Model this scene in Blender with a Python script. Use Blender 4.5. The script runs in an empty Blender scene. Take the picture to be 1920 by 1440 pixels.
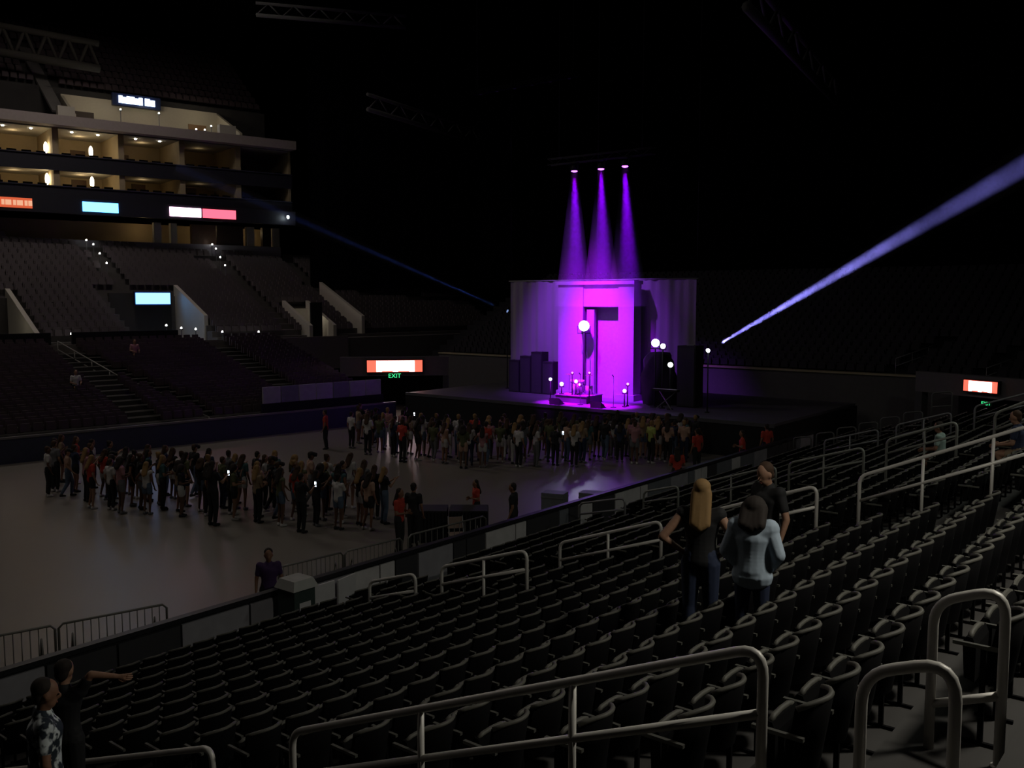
import bpy, bmesh, math, random
from mathutils import Vector, Matrix
random.seed(7)
SC = bpy.context.scene
COL = SC.collection
R_ = math.radians

# ---------------------------------------------------------------- camera, world, light
FPX, PSI, HOR, EYE = 1750.0, R_(38.7), 560.0, 6.6
PIT = math.atan((720.0 - HOR) / FPX)
cam = bpy.data.cameras.new('camera')
cam.sensor_width = 36.0
cam.lens = 36.0 * FPX / 1920.0
cam.clip_start, cam.clip_end = 0.05, 500.0
camo = bpy.data.objects.new('camera', cam)
COL.objects.link(camo)
camo.location = (0, 0, EYE)
camo.rotation_euler = (math.pi / 2 - PIT, 0, PSI)
SC.camera = camo

world = bpy.data.worlds.new('dark_arena_air')
SC.world = world
world.use_nodes = True
wb = world.node_tree.nodes['Background']
wb.inputs['Color'].default_value = (0.45, 0.45, 0.7, 1)
wb.inputs['Strength'].default_value = 0.0

SC.view_settings.view_transform = 'Standard'
SC.view_settings.look = 'None'
SC.view_settings.gamma = 1.0
SC.view_settings.use_curve_mapping = False
SC.view_settings.exposure = 0.0

# dimmed house lights hung under the roof (position, size, watts, colour)
HOUSE = [((-27, 14, 27), 6.0, 240, (1.0, 0.90, 0.80)),
         ((-27, 0, 27), 6.0, 240, (1.0, 0.90, 0.80)),
         ((-50, 26, 27), 5.0, 620, (1.0, 0.88, 0.80)),
         ((-48, 6, 27), 5.0, 300, (1.0, 0.88, 0.80)),
         ((0.9, 8.6, 9.6), 0.8, 240, (1.0, 0.95, 0.82)),
         ((0.5, 22, 12.0), 1.2, 190, (0.95, 1.0, 0.88))]

# pixel of the photograph -> direction; a plane or a surface gives the distance
SP, CP, SI, CI = math.sin(PSI), math.cos(PSI), math.sin(PIT), math.cos(PIT)
EYEV = Vector((0, 0, EYE))
def ray(px, py):
    F = Vector((-SP * CI, CP * CI, -SI)); Rv = Vector((CP, SP, 0)); U = Vector((-SP * SI, CP * SI, CI))
    return F + Rv * ((px - 960) / FPX) + U * ((720 - py) / FPX)
def on_z(px, py, z):
    d = ray(px, py); return EYEV + d * ((z - EYE) / d.z)
def on_y(px, py, y):
    d = ray(px, py); return EYEV + d * (y / d.y)
def on_x(px, py, x):
    d = ray(px, py); return EYEV + d * (x / d.x)

class Frame:
    """a straight side of the bowl: s runs along it, w goes outward, z up"""
    def __init__(self, o, ang):
        a = R_(ang); self.o = Vector((o[0], o[1], 0)); self.ang = a
        self.D = Vector((math.sin(a), math.cos(a), 0)); self.N = Vector((-math.cos(a), math.sin(a), 0))
    def pt(self, s, w, z):
        p = self.o + self.D * s + self.N * w; return Vector((p.x, p.y, z))
    def px(self, px, py, w):
        d = ray(px, py); n = self.N
        t = (w + self.o.dot(n) - EYEV.dot(n)) / d.dot(n)
        p = EYEV + d * t
        return (p - self.o).dot(self.D), p.z
FAR = Frame((-38.2, 21.9), 8.0)
UPF = Frame((-38.2, 21.9), 13.0)

# ---------------------------------------------------------------- materials
MATS = {}
def mat(name, col, rough=0.7, metal=0.0, var=0.15, scale=6.0, emit=None, es=0.0, bump=0.0, spec=0.5):
    if name in MATS: return MATS[name]
    m = bpy.data.materials.new(name); m.use_nodes = True
    nt = m.node_tree; b = nt.nodes['Principled BSDF']
    b.inputs['Roughness'].default_value = rough
    b.inputs['Metallic'].default_value = metal
    b.inputs['Specular IOR Level'].default_value = spec
    c = (col[0], col[1], col[2], 1)
    if var > 0 or bump > 0:
        tc = nt.nodes.new('ShaderNodeTexCoord'); ns = nt.nodes.new('ShaderNodeTexNoise')
        ns.inputs['Scale'].default_value = scale; ns.inputs['Detail'].default_value = 3
        nt.links.new(tc.outputs['Object'], ns.inputs['Vector'])
        if var > 0:
            mx = nt.nodes.new('ShaderNodeMix'); mx.data_type = 'RGBA'
            mx.inputs[6].default_value = tuple(min(1, x * (1 - var)) for x in col) + (1,)
            mx.inputs[7].default_value = tuple(min(1, x * (1 + var)) for x in col) + (1,)
            nt.links.new(ns.outputs['Fac'], mx.inputs[0]); nt.links.new(mx.outputs[2], b.inputs['Base Color'])
        else:
            b.inputs['Base Color'].default_value = c
        if bump > 0:
            bp = nt.nodes.new('ShaderNodeBump'); bp.inputs['Strength'].default_value = bump
            nt.links.new(ns.outputs['Fac'], bp.inputs['Height']); nt.links.new(bp.outputs['Normal'], b.inputs['Normal'])
    else:
        b.inputs['Base Color'].default_value = c
    if emit:
        b.inputs['Emission Color'].default_value = (emit[0], emit[1], emit[2], 1)
        b.inputs['Emission Strength'].default_value = es
    MATS[name] = m
    return m
def glow(name, col, s):
    return mat(name, (0.02, 0.02, 0.02), 0.5, var=0, emit=col, es=s)

# ---------------------------------------------------------------- mesh builder
class MB:
    def __init__(self): self.v = []; self.f = []; self.smooth = False
    def add(self, vs, fs):
        n = len(self.v); self.v += [tuple(p) for p in vs]; self.f += [tuple(i + n for i in f) for f in fs]; return self
    def box(self, a, b):
        x0, y0, z0 = [min(p, q) for p, q in zip(a, b)]; x1, y1, z1 = [max(p, q) for p, q in zip(a, b)]
        return self.add([(x0,y0,z0),(x1,y0,z0),(x1,y1,z0),(x0,y1,z0),(x0,y0,z1),(x1,y0,z1),(x1,y1,z1),(x0,y1,z1)],
                        [(3,2,1,0),(4,5,6,7),(0,1,5,4),(1,2,6,5),(2,3,7,6),(3,0,4,7)])
    def hexa(self, p):   # 8 corners: bottom loop then top loop
        return self.add(p, [(3,2,1,0),(4,5,6,7),(0,1,5,4),(1,2,6,5),(2,3,7,6),(3,0,4,7)])
    def fbox(self, fr, s0, s1, w0, w1, z0, z1):
        return self.hexa([fr.pt(s0,w0,z0),fr.pt(s1,w0,z0),fr.pt(s1,w1,z0),fr.pt(s0,w1,z0),
                          fr.pt(s0,w0,z1),fr.pt(s1,w0,z1),fr.pt(s1,w1,z1),fr.pt(s0,w1,z1)])
    def bar(self, a, b, w, h):   # straight bar with a rectangular section
        a = Vector(a); b = Vector(b); d = (b - a).normalized()
        up = Vector((0,0,1)) if abs(d.z) < .95 else Vector((1,0,0))
        s = d.cross(up).normalized() * (w/2); u = s.cross(d).normalized() * (h/2)
        return self.hexa([a-s-u, a+s-u, b+s-u, b-s-u, a-s+u, a+s+u, b+s+u, b-s+u])
    def tube(self, pts, r, n=8, cap=True):
        pts = [Vector(p) for p in pts]; rs = r if isinstance(r, (list, tuple)) else [r] * len(pts)
        rings = []; prev = None
        for i, p in enumerate(pts):
            d = (pts[min(i+1, len(pts)-1)] - pts[max(i-1, 0)]).normalized()
            if prev is None:
                ref = Vector((0,0,1)) if abs(d.z) < .9 else Vector((1,0,0)); s = d.cross(ref).normalized()
            else:
                s = (prev - d * prev.dot(d)).normalized()
            prev = s; u = s.cross(d)
            rings.append([p + (s * math.cos(2*math.pi*k/n) + u * math.sin(2*math.pi*k/n)) * rs[i] for k in range(n)])
        vs = [q for rr in rings for q in rr]; fs = []
        for i in range(len(pts)-1):
            for k in range(n):
                k2 = (k+1) % n; fs.append((i*n+k, (i+1)*n+k, (i+1)*n+k2, i*n+k2))
        if cap:
            fs.append(tuple(range(n))); m = (len(pts)-1)*n; fs.append(tuple(m+k for k in reversed(range(n))))
        self.smooth = True
        return self.add(vs, fs)
    def ell(self, c, r, nu=12, nv=8, rot=None):
        vs = []; fs = []; c = Vector(c)
        def P(x, y, z):
            q = Vector((x*r[0], y*r[1], z*r[2]))
            if rot is not None: q = rot @ q
            return c + q
        vs.append(P(0,0,1))
        for i in range(1, nv):
            th = math.pi*i/nv
            for j in range(nu):
                ph = 2*math.pi*j/nu; vs.append(P(math.sin(th)*math.cos(ph), math.sin(th)*math.sin(ph), math.cos(th)))
        vs.append(P(0,0,-1)); last = len(vs)-1
        for j in range(nu):
            fs.append((0, 1+j, 1+(j+1) % nu)); b = 1+(nv-2)*nu; fs.append((last, b+(j+1) % nu, b+j))
        for i in range(nv-2):
            for j in range(nu):
                a = 1+i*nu+j; a2 = 1+i*nu+(j+1) % nu; fs.append((a, a+nu, a2+nu, a2))
        self.smooth = True
        return self.add(vs, fs)
    def cap(self, a, b, ra, rb, n=10):
        a = Vector(a); b = Vector(b)
        self.ell(a, (ra,)*3, n, 6); self.ell(b, (rb,)*3, n, 6)
        if (b-a).length > 1e-4: self.tube([a, b], [ra, rb], n)
        return self
    def mesh(self, name):
        me = bpy.data.meshes.new(name); me.from_pydata(self.v, [], self.f)
        if self.smooth: me.shade_smooth()
        me.update(); return me
    def build(self, name, m, parent=None, **kw):
        return link(self.mesh(name), name, m, parent, **kw)
def link(me, name, m, parent=None, **kw):
    if m is not None and not me.materials: me.materials.append(m)
    o = bpy.data.objects.new(name, me); COL.objects.link(o)
    if parent is not None: o.parent = parent
    for k, v in kw.items(): o[k] = v
    return o
def tag(o, label, cat, group=None, kind=None):
    o['label'] = label; o['category'] = cat
    if group: o['group'] = group
    if kind: o['kind'] = kind
    return o
def thing(name, label, cat, loc=(0,0,0), rz=0.0, group=None):
    o = bpy.data.objects.new(name, None); COL.objects.link(o); o.empty_display_size = .1
    o.location = loc; o.rotation_euler = (0, 0, rz)
    return tag(o, label, cat, group)
def struct(o, label):
    o['kind'] = 'structure'; o['label'] = label; return o
def dup(root, loc, rz, label=None, group=None, scale=None):
    r = root.copy(); COL.objects.link(r); r.location = loc; r.rotation_euler = (0, 0, rz)
    if label: r['label'] = label
    if group: r['group'] = group
    if scale: r.scale = (scale,)*3
    for ch in list(root.children):
        c = ch.copy(); COL.objects.link(c); c.parent = r
        for g in list(ch.children):
            d = g.copy(); COL.objects.link(d); d.parent = c
    return r
def spot(name, loc, target, watts, col, ang, blend=.3, rad=.05, parent=None):
    L = bpy.data.lights.new(name, 'SPOT'); L.energy = watts; L.color = col
    L.spot_size = R_(ang); L.spot_blend = blend; L.shadow_soft_size = rad
    o = bpy.data.objects.new(name, L); COL.objects.link(o); o.location = loc
    o.rotation_euler = (Vector(target) - Vector(loc)).to_track_quat('-Z', 'Y').to_euler()
    return o
def lamp(name, loc, watts, col, rad=.1):
    L = bpy.data.lights.new(name, 'POINT'); L.energy = watts; L.color = col; L.shadow_soft_size = rad
    o = bpy.data.objects.new(name, L); COL.objects.link(o); o.location = loc; return o

# palette
concrete = mat('concrete', (.16,.15,.14), .85, var=.2, scale=1.5)
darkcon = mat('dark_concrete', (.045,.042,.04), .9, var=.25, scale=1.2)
floor_m = mat('polished_floor', (.21,.19,.165), .36, var=.16, scale=.22, spec=.5)
black = mat('black_matte', (.006,.006,.008), .9, var=.2)
curtain_m = mat('black_curtain', (.004,.004,.006), 1.0, var=.3, scale=2, spec=0.0)
steel = mat('brushed_steel', (.66,.64,.60), .45, .15, var=.12, scale=9)
dimsteel = mat('painted_steel', (.25,.25,.26), .5, .4, var=.15)
seat_m = mat('seat_fabric', (.0022,.002,.0026), .9, var=.3, scale=12, spec=.12)
rim_m = mat('seat_rim', (.09,.087,.073), .65, var=.25, scale=8)  # pale grey puts overhead light on the seats' top edges into the colour
arm_m = mat('armrest_plastic', (.075,.075,.065), .65, var=.2, scale=9)
pale = mat('pale_wall', (.50,.47,.40), .8, var=.08, scale=1.5)
white_p = mat('white_panel', (.55,.54,.55), .6, var=.15, scale=3)
warm_w = mat('warm_wall', (.42,.33,.20), .8, var=.12, scale=1.0)
wood = mat('wood_door', (.10,.055,.03), .6, var=.3, scale=4)

# ================================================================ LARGE STRUCTURE
fl = MB().box((-60,-35,-.2),(16,64,0)).build('floor', floor_m)
struct(fl, 'polished grey arena floor')
ce = MB().box((-90,-40,32),(30,95,32.4)).build('ceiling', black)
struct(ce, 'dark roof deck above the arena')
for nm, a, b in (('wall_end', (-90,90,0), (30,90.5,32)), ('wall_back', (-90,-40,0), (30,-39.5,32)),
                 ('wall_near', (24,-40,0), (24.5,90,32)), ('wall_far', (-90.5,-40,0), (-90,90,32))):
    struct(MB().box(a, b).build(nm, black), 'black outer wall of the arena')

# near stand: treads follow the row profile; a = distance in -X from the camera
def h_seat(a): return 1.45 + .385*a - .0060*a*a
def tread(a): return max(.12, EYE - h_seat(a) - .8)
ROWD, A0 = .70, 1.77
ROWS = [A0 + ROWD*i for i in range(-1, 17)]
st = MB()
for i in range(-9, 17):
    a = A0 + ROWD*i
    st.box((-a+.14, -12, -.1), (-a-.56, 46.5, tread(a)))
struct(st.build('near_stand_tiers', darkcon), 'dark stepped concrete of the near stand')

# far lower bowl
def far_low(w): return .50 + .27*w
fs = MB()
for i in range(16):
    w = .9 + .72*i
    fs.fbox(FAR, -45, 13.5, w-.4, w+.34, -.1, far_low(w))
struct(fs.build('far_lower_tiers', darkcon), 'dark stepped concrete of the far lower stand')
W1 = 12.2
ZL = far_low(W1-.4)
pw = MB().fbox(FAR, -45, 18.5, W1-.1, W1+.1, 2, ZL+.45)
struct(pw.build('wall_cross_aisle', mat('parapet', (.17,.15,.14), .8)), 'grey parapet between the far lower and middle stands')
# far middle bowl, steeper
MID0, MIDS = ZL+.30, .51
def far_mid(w): return MID0 + (w-W1-1.2)*MIDS
ms = MB()
ms.fbox(FAR, -45, 34, W1+.1, W1+1.3, 2, MID0)
wbk = 18.6
pbox = [(FAR.px(262,575,13.6)[0]-.3, FAR.px(384,640,13.6)[0]+.4, wbk+.2), (FAR.px(-60,575,13.6)[0], FAR.px(58,625,13.6)[0]+.4, 18.2), (FAR.px(572,553,14)[0]-.3, FAR.px(612,640,14)[0]+.3, 16.8)]
WSF, WSK = FAR.px(383, 600, 15.0)[0], FAR.px(326, 556, wbk)[0]
def wall_s(w): return (WSF + (WSK-WSF)*max(0, min(1, (w-15.0)/(wbk-15.0)))) + .35
for i in range(17):
    w = W1+1.6+.72*i; s0 = -45
    for a_, b_, c_ in sorted((pbox[0][0], wall_s(w), pbox[0][2]) if k_ == 0 else pbox[k_] for k_ in range(3)):
        if w < c_ - .3:
            ms.fbox(FAR, s0, a_+.15, w-.36, w+.36, 2, far_mid(w)); s0 = b_ - .25
    ms.fbox(FAR, s0, 34, w-.36, w+.36, 2, far_mid(w))
struct(ms.build('far_middle_tiers', mat('mid_concrete', (.115,.105,.10), .85, var=.2)), 'stepped concrete of the far middle stand')
WT = W1+1.6+.72*17
ZT = far_mid(WT)
# end stand behind the stage, with its parapet
es = MB()
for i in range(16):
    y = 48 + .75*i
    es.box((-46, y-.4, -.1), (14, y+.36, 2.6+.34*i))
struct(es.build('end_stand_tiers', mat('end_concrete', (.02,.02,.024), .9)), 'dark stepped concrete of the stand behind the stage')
struct(MB().box((-44, 46.9, -.1), (-9.2, 47.3, 2.85)).build('wall_end_parapet', mat('end_parapet', (.10,.095,.10), .8)), 'low grey parapet in front of the end stand')
tr = MB().box((-44, 46.82, 2.85), (-9.2, 47.38, 2.93)).build('trim_1', mat('parapet_cap', (.42,.36,.24), .6))
struct(tr, 'pale capping along the end parapet')
# black drape hung around the closed end of the bowl
cb = MB()
c0 = UPF.pt(18.3, 21.0, 0)
path = [Vector((c0.x, c0.y, 0)), Vector((-50, 58, 0)), Vector((-40, 66, 0)), Vector((-20, 70, 0)), Vector((14, 66, 0))]
pts = []
for i in range(len(path)-1):
    n = int((path[i+1]-path[i]).length / .5)
    for k in range(n):
        q = path[i].lerp(path[i+1], k/n); d = (path[i+1]-path[i]).normalized()
        pts.append(q + Vector((-d.y, d.x, 0)) * (.12*math.sin(k*1.9)))
pts.append(path[-1])
vs = []; fcs = []
for q in pts: vs += [(q.x, q.y, 7.4), (q.x, q.y, 31.5)]
for i in range(len(pts)-1): fcs.append((2*i, 2*i+2, 2*i+3, 2*i+1))
cb.add(vs, fcs); cb.smooth = True
tag(cb.build('blackout_curtain', curtain_m), 'huge black curtain closing off the upper end of the bowl', 'curtain')

# ================================================================ FAR SIDE: suites, boards, portals
WS = 24.0
def up(px, py, w=WS): return UPF.px(px, py, w)
S0, S1 = -6.0, 18.2
Z_F, Z_C0, Z_B0, Z_R0 = 17.55, 15.25, 13.25, 12.05      # fascia, level floors, ribbon
# solid floor slabs and back walls of the suite levels
sl = MB()
sl.fbox(UPF, S0, S1, WS-.2, WS+7, Z_F, Z_F+.12)
sl.fbox(UPF, S0, S1, WS-.1, WS+7, Z_C0-.25, Z_C0)
sl.fbox(UPF, S0, S1, WS-.1, WS+7, Z_B0-.25, Z_B0)
sl.fbox(UPF, S0, S1, WS+2.0, WS+8, 9.6, 9.9)
struct(sl.build('suite_floor_slabs', darkcon), 'dark floor slabs of the stacked suite levels')
fa = MB().fbox(UPF, S0, S1+.1, WS-1.1, WS-.2, Z_F, Z_F+.62).build('trim_2', mat('fascia_paint', (.36,.31,.29), .7, var=.1))
struct(fa, 'long pale fascia band below the upper deck')

bay = 4.05
warm = (1.0, .72, .38)
sconce_m = glow('sconce_glow', (1, .80, .48), 14)
down_m = glow('downlight_glow', (1, .92, .78), 22)
counter_m = mat('dark_counter', (.02,.02,.03), .5)
glass_m = mat('tinted_glass', (.03,.03,.05), .15)
def suite(s0, z0, z1, lit, place, seed, sconce=None):
    rnd = random.Random(seed)
    t = thing('suite_box', place, 'suite', UPF.pt(s0 + bay/2, WS, z0), -UPF.ang, 'private suites in two stacked levels')
    # local: x along -N? build in world then bring to local
    M = Matrix.Translation(t.location) @ Matrix.Rotation(-UPF.ang, 4, 'Z'); Mi = M.inverted()
    def put(mb, name, m, parent=t):
        mb.v = [tuple(Mi @ Vector(v)) for v in mb.v]; return mb.build(name, m, parent)
    b0, b1 = s0, s0 + bay
    put(MB().fbox(UPF, b0, b1, WS+4.2, WS+4.4, z0, z1), 'back_wall', warm_w)
    for q in (b0, b1-.18): put(MB().fbox(UPF, q, q+.18, WS-.05, WS+4.2, z0, z1), 'side_wall', warm_w)
    put(MB().fbox(UPF, b0+.18, b1-.18, WS, WS+4.2, z1-.06, z1), 'soffit', pale)
    put(MB().fbox(UPF, b0, b1, WS-.25, WS-.1, z0-.45, z0+.52), 'balcony_front', counter_m)
    put(MB().fbox(UPF, b0, b1, WS-.35, WS+.1, z0+.52, z0+.58), 'counter', mat('counter_top', (.05,.05,.08), .4))
    d0 = b0 + .35 + rnd.random()*1.6
    put(MB().fbox(UPF, d0, d0+.95, WS+4.1, WS+4.2, z0, z0+1.55), 'door', wood)
    put(MB().fbox(UPF, b1-1.5, b1-.4, WS+3.4, WS+4.15, z0, z0+.85), 'cabinet', wood)
    for k in range(4):
        q = b0 + .45 + k*.85
        put(MB().fbox(UPF, q, q+.55, WS+.35, WS+.45, z0, z0+.78).fbox(UPF, q, q+.55, WS+.45, WS+.9, z0+.3, z0+.4), 'chair', seat_m)
    if lit:
        if sconce: put(MB().ell(UPF.pt(b0+sconce, WS+1.0, z0+1.1), (.13,.13,.38)), 'sconce', sconce_m)
        lamp('suite_lamp', UPF.pt(b0+bay*.5, WS+2.3, z1-.35), 9*lit, warm, .15)
    for k in ((.3, .7) if z0 > 15 and lit > .5 else ()):
        put(MB().ell(UPF.pt(b0+bay*k, WS+.8, z1-.08), (.09,.09,.05)), 'downlight', down_m)
places = ['far past the left sign', 'over the orange board', 'over the blue board', 'left of the white board', 'over the white board', 'over the pink board', 'beside the black curtain']
for k in range(6):
    s0 = S0 + bay*k
    suite(s0, Z_C0, Z_F, [.6,1,1,.7,.2,.0][k], f'upper-level private suite with balcony counter, {places[k+1]}', k, [None,3.70,2.4,None,None,None][k])
    suite(s0, Z_B0, Z_C0-.25, [.5,.9,1.1,.6,.15,.0][k], f'lower-level private suite with balcony counter, {places[k+1]}', 20+k, [None,3.70,2.4,None,None,None][k])

# ribbon board with lit screens
rb = thing('ribbon_board', 'long dark LED ribbon board with lit coloured segments under the suites', 'led board', UPF.pt(0, WS-.5, 0), -UPF.ang)
Mi = (Matrix.Translation(rb.location) @ Matrix.Rotation(-UPF.ang, 4, 'Z')).inverted()
def loc_build(mb, name, m, parent, Mi=Mi):
    mb.v = [tuple(Mi @ Vector(v)) for v in mb.v]; return mb.build(name, m, parent)
loc_build(MB().fbox(UPF, S0, S1+.1, WS-.75, WS-.3, 12.05, 13.05), 'housing', mat('board_housing', (.02,.02,.03), .5), rb)
for (a, b, col, s) in ((-8, 61, (1,.16,.06), .7), (155, 222, (.10,.42,1.0), 5), (318, 377, (.95,.55,.75), 6), (380, 442, (1.0,.10,.16), 2.2)):
    sa, sb = up(a, 385, WS-.8)[0], up(b, 390, WS-.8)[0]
    sg = loc_build(MB().fbox(UPF, sa, sb, WS-.80, WS-.75, 12.25, 12.87), 'screen_segment', glow(f'led_{a}', col, s), rb)
    if a in (-8,):
        for q in range(9):   # rows of dim unreadable print
            x0 = sa + (sb-sa)*(.05+q*.105); loc_build(MB().fbox(UPF, x0, x0+.12+.05*(q % 3), WS-.815, WS-.80, 12.4, 12.72), 'print', glow('led_print', (1,.5,.3), .9), sg)
# white work light at the curtain edge
sq = up(540, 407, WS-1.2); o = UPF.pt(sq[0], WS-1.2, sq[1])
wl = thing('work_light', 'small white work light at the black curtain edge', 'light', o)
MB().ell((0,0,0), (.09,.09,.12)).build('lens', glow('worklight_glow', (.8,.95,1), 25), wl)
MB().bar((0,0,.05), tuple(UPF.N*.55 + Vector((0,0,.05))), .05, .05).build('bracket', dimsteel, wl)

# club level behind the middle seats (under the ribbon)
cw = MB().fbox(UPF, S0, S1, WS+5, WS+5.2, 9.9, 12.05).build('wall_club', warm_w); struct(cw, 'tan back wall of the club concourse')
for k, (px, wd, kind) in enumerate(((308, 14, 'o'), (340, 12, 'o'), (380, 46, 'w'), (428, 50, 'd'), (485, 14, 'o'), (515, 16, 'd'), (535, 12, 'o'))):
    sa = up(px, 430)[0]; sb = up(px+wd, 430)[0]
    m = {'o': pale, 'w': wood, 'd': mat('door_shade', (.05,.03,.02), .6)}[kind]
    pp = MB().fbox(UPF, sa, sb, WS+2.2, WS+2.6, 9.9, 12.0).build('club_pillar' if kind == 'o' else 'club_screen', m)
    tag(pp, ['pale pillar left of the dark club screens', 'pale pillar beside the wide wooden club screen', 'wide wooden screen on the club concourse', 'dark screen beside the wide wooden club screen',
             'tan pillar right of the dark club screen', 'narrow dark screen near the curtain edge', 'last pale club pillar against the black curtain'][k], 'pillar' if kind == 'o' else 'screen')
for px in (300, 420, 510): lamp('club_lamp', UPF.pt(up(px, 430)[0], WS+3.6, 11.7), 9, warm, .15)
# dark rail at the back of the middle stand
bk = MB().fbox(UPF, S0-8, S1, WS+1.75, WS+1.95, 9.4, 10.55).build('trim_3', mat('back_rail', (.22,.21,.23), .7)); struct(bk, 'grey back rail along the top of the middle stand')

def on_mid(px, py, up=.9):
    a, b = 13.5, 26.0
    f = lambda w: FAR.px(px, py, w)[1] - (far_mid(w) + up)
    for _ in range(40):
        m = (a+b)/2
        if f(m) > 0: a = m
        else: b = m
    s, z = FAR.px(px, py, a); return FAR.pt(s, a, z)
# aisle and portal lights: little bright lamps on the steps
al_me = MB().ell((0,0,.06), (.055,.055,.07), 8, 6).mesh('lens'); al_me.materials.append(glow('aisle_glow', (1,.98,.92), 18))
MID_LAMPS = []
def aisle_light(p, label, group, drop=.95):
    ab_me = MB().box((-.07,-.07,-.04),(.07,.07,.02)).box((-.02,-.02,-drop),(.02,.02,-.04)).mesh('base'); ab_me.materials.append(dimsteel); MID_LAMPS.append(Vector(p))
    t = thing('aisle_light', label, 'light', p, 0, group)
    link(al_me, 'lens', None, t); link(ab_me, 'base', None, t)
for px, py in ((162,452),(175,460),(187,477),(200,495)):
    aisle_light(on_mid(px, py), 'white step light on the aisle below the blue board', 'step lights below the blue board')
for px, py in ((398,460),(405,468),(413,484),(422,499)):
    aisle_light(on_mid(px, py), 'white step light on the aisle below the pink board', 'step lights below the pink board')
for px, py in ((312,612),(340,617),(367,619)):
    s, z = FAR.px(px, py, 13.2); aisle_light(FAR.pt(s, 13.2, z), 'white lamp on the barrier before the blue-signed portal', 'lamps before the blue-signed portal', max(.1, z-MID0))
for px, py, lb in ((134,628,'white lamp on the parapet left of the blue-signed portal'), (417,624,'white lamp just right of the blue-signed portal'), (485,624,'white lamp between the portal and lit doorway')):
    s, z = FAR.px(px, py, 12.6); aisle_light(FAR.pt(s, 12.6, z), lb, None, max(.1, z-MID0))

# portals cut into the middle stand
def wedge(t, L, m, sf, sk, wf_, wb_, zb):
    mb = MB().hexa([FAR.pt(sf,wf_,zb), FAR.pt(sf+.25,wf_,zb), FAR.pt(sk+.25,wb_,zb), FAR.pt(sk,wb_,zb),
                    FAR.pt(sf,wf_,far_mid(wf_)+.75), FAR.pt(sf+.25,wf_,far_mid(wf_)+.75), FAR.pt(sk+.25,wb_,far_mid(wb_)+.85), FAR.pt(sk,wb_,far_mid(wb_)+.85)])
    mb.v = [tuple(Vector(v) - L) for v in mb.v]; return mb.build('side_wall', m, t)
def portal(label, pxl, pxr, pyt, pyb, wf, wb, sign=None, side='R', door=False, mats=pale, watts=6, wcol=(1,.9,.7)):
    sa, zt = FAR.px(pxl, pyt, wf); sb, zb = FAR.px(pxr, pyb, wf)
    t = thing('portal', label, 'portal', FAR.pt((sa+sb)/2, wf, zb), 0)
    L = t.location
    def put(mb, name, m, parent=t):
        mb.v = [tuple(Vector(v) - L) for v in mb.v]; return mb.build(name, m, parent)
    # sloping side walls follow the rake of the seats
    if side == 'W': wedge(t, L, mats, FAR.px(383, 600, 15.0)[0], FAR.px(326, 556, wb)[0], 15.0, wb, zb-.4)
    for q, on in ((sb, side != 'W'), (sa-.25, side == 'B')):
        zf, zk = far_mid(wf)+.55, far_mid(wb)+.6
        if on:
            put(MB().hexa([FAR.pt(q,wf-.9,zb-1), FAR.pt(q+.25,wf-.9,zb-1), FAR.pt(q+.25,wb,zb-1), FAR.pt(q,wb,zb-1),
                       FAR.pt(q,wf-.9,zf), FAR.pt(q+.25,wf-.9,zf), FAR.pt(q+.25,wb,zk+.25), FAR.pt(q,wb,zk+.25)]), 'side_wall', mats)
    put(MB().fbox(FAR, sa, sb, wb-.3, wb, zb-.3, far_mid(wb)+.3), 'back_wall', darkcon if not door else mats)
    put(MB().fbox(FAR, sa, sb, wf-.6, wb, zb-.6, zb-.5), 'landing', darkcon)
    if door:
        put(MB().fbox(FAR, sa+.35, sb-.35, wf-.1, wf+.02, zb, zt-.5), 'opening', black)
    if sign:
        bx = put(MB().fbox(FAR, sign[0], sign[1], wb-.75, wb-.5, sign[2]-.08, sign[3]+.08), 'sign_box', mat('sign_case', (.02,.03,.08), .4))
        put(MB().fbox(FAR, sign[0]+.05, sign[1]-.05, wb-.80, wb-.75, sign[2], sign[3]), 'sign_face', glow('blue_sign', (.14,.42,1.0), 4.0), bx)
    lamp('portal_lamp', FAR.pt((sa+sb)/2, wf+.4, far_mid(wf)+1.2), watts, wcol, .1)
    return t
wbk = 18.6
sgl, sgz1 = FAR.px(253, 549, wbk-.8); sgr, sgz0 = FAR.px(321, 570, wbk-.8)
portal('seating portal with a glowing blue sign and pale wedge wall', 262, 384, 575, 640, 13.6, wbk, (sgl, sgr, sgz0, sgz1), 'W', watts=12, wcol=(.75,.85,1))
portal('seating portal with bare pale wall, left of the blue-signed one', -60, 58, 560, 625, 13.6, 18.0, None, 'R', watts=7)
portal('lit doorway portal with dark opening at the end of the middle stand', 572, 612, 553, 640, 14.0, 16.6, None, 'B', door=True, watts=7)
# short stub wall beyond the doorway
sa, za = FAR.px(672, 592, 14.0); STUB = sa + .12
tag(MB().hexa([FAR.pt(sa,13.6,3), FAR.pt(sa+.25,13.6,3), FAR.pt(sa+.25,19,3), FAR.pt(sa,19,3), FAR.pt(sa,13.6,za), FAR.pt(sa+.25,13.6,za), FAR.pt(sa+.25,19,za+2.4), FAR.pt(sa,19,za+2.4)]).build('stub_wall', pale),
    'narrow pale sloping wall beyond the lit doorway', 'wall')
# black tarp hung over the parapet
s0, _ = FAR.px(-40, 640, W1-.2); s1, _ = FAR.px(98, 640, W1-.2); s2, _ = FAR.px(138, 640, W1-.2); s3, _ = FAR.px(337, 640, W1-.2)
tag(MB().fbox(FAR, s0, s1, W1-.02, W1+.16, ZL+.42, ZL+1.1).build('tarpaulin', black), 'black tarp over the parapet before the bare portal', 'tarp')
tag(MB().fbox(FAR, s2, s3, W1-.02, W1+.16, ZL+.42, ZL+1.1).build('tarpaulin', black), 'black tarp over the parapet before the blue-signed portal', 'tarp')

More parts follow.
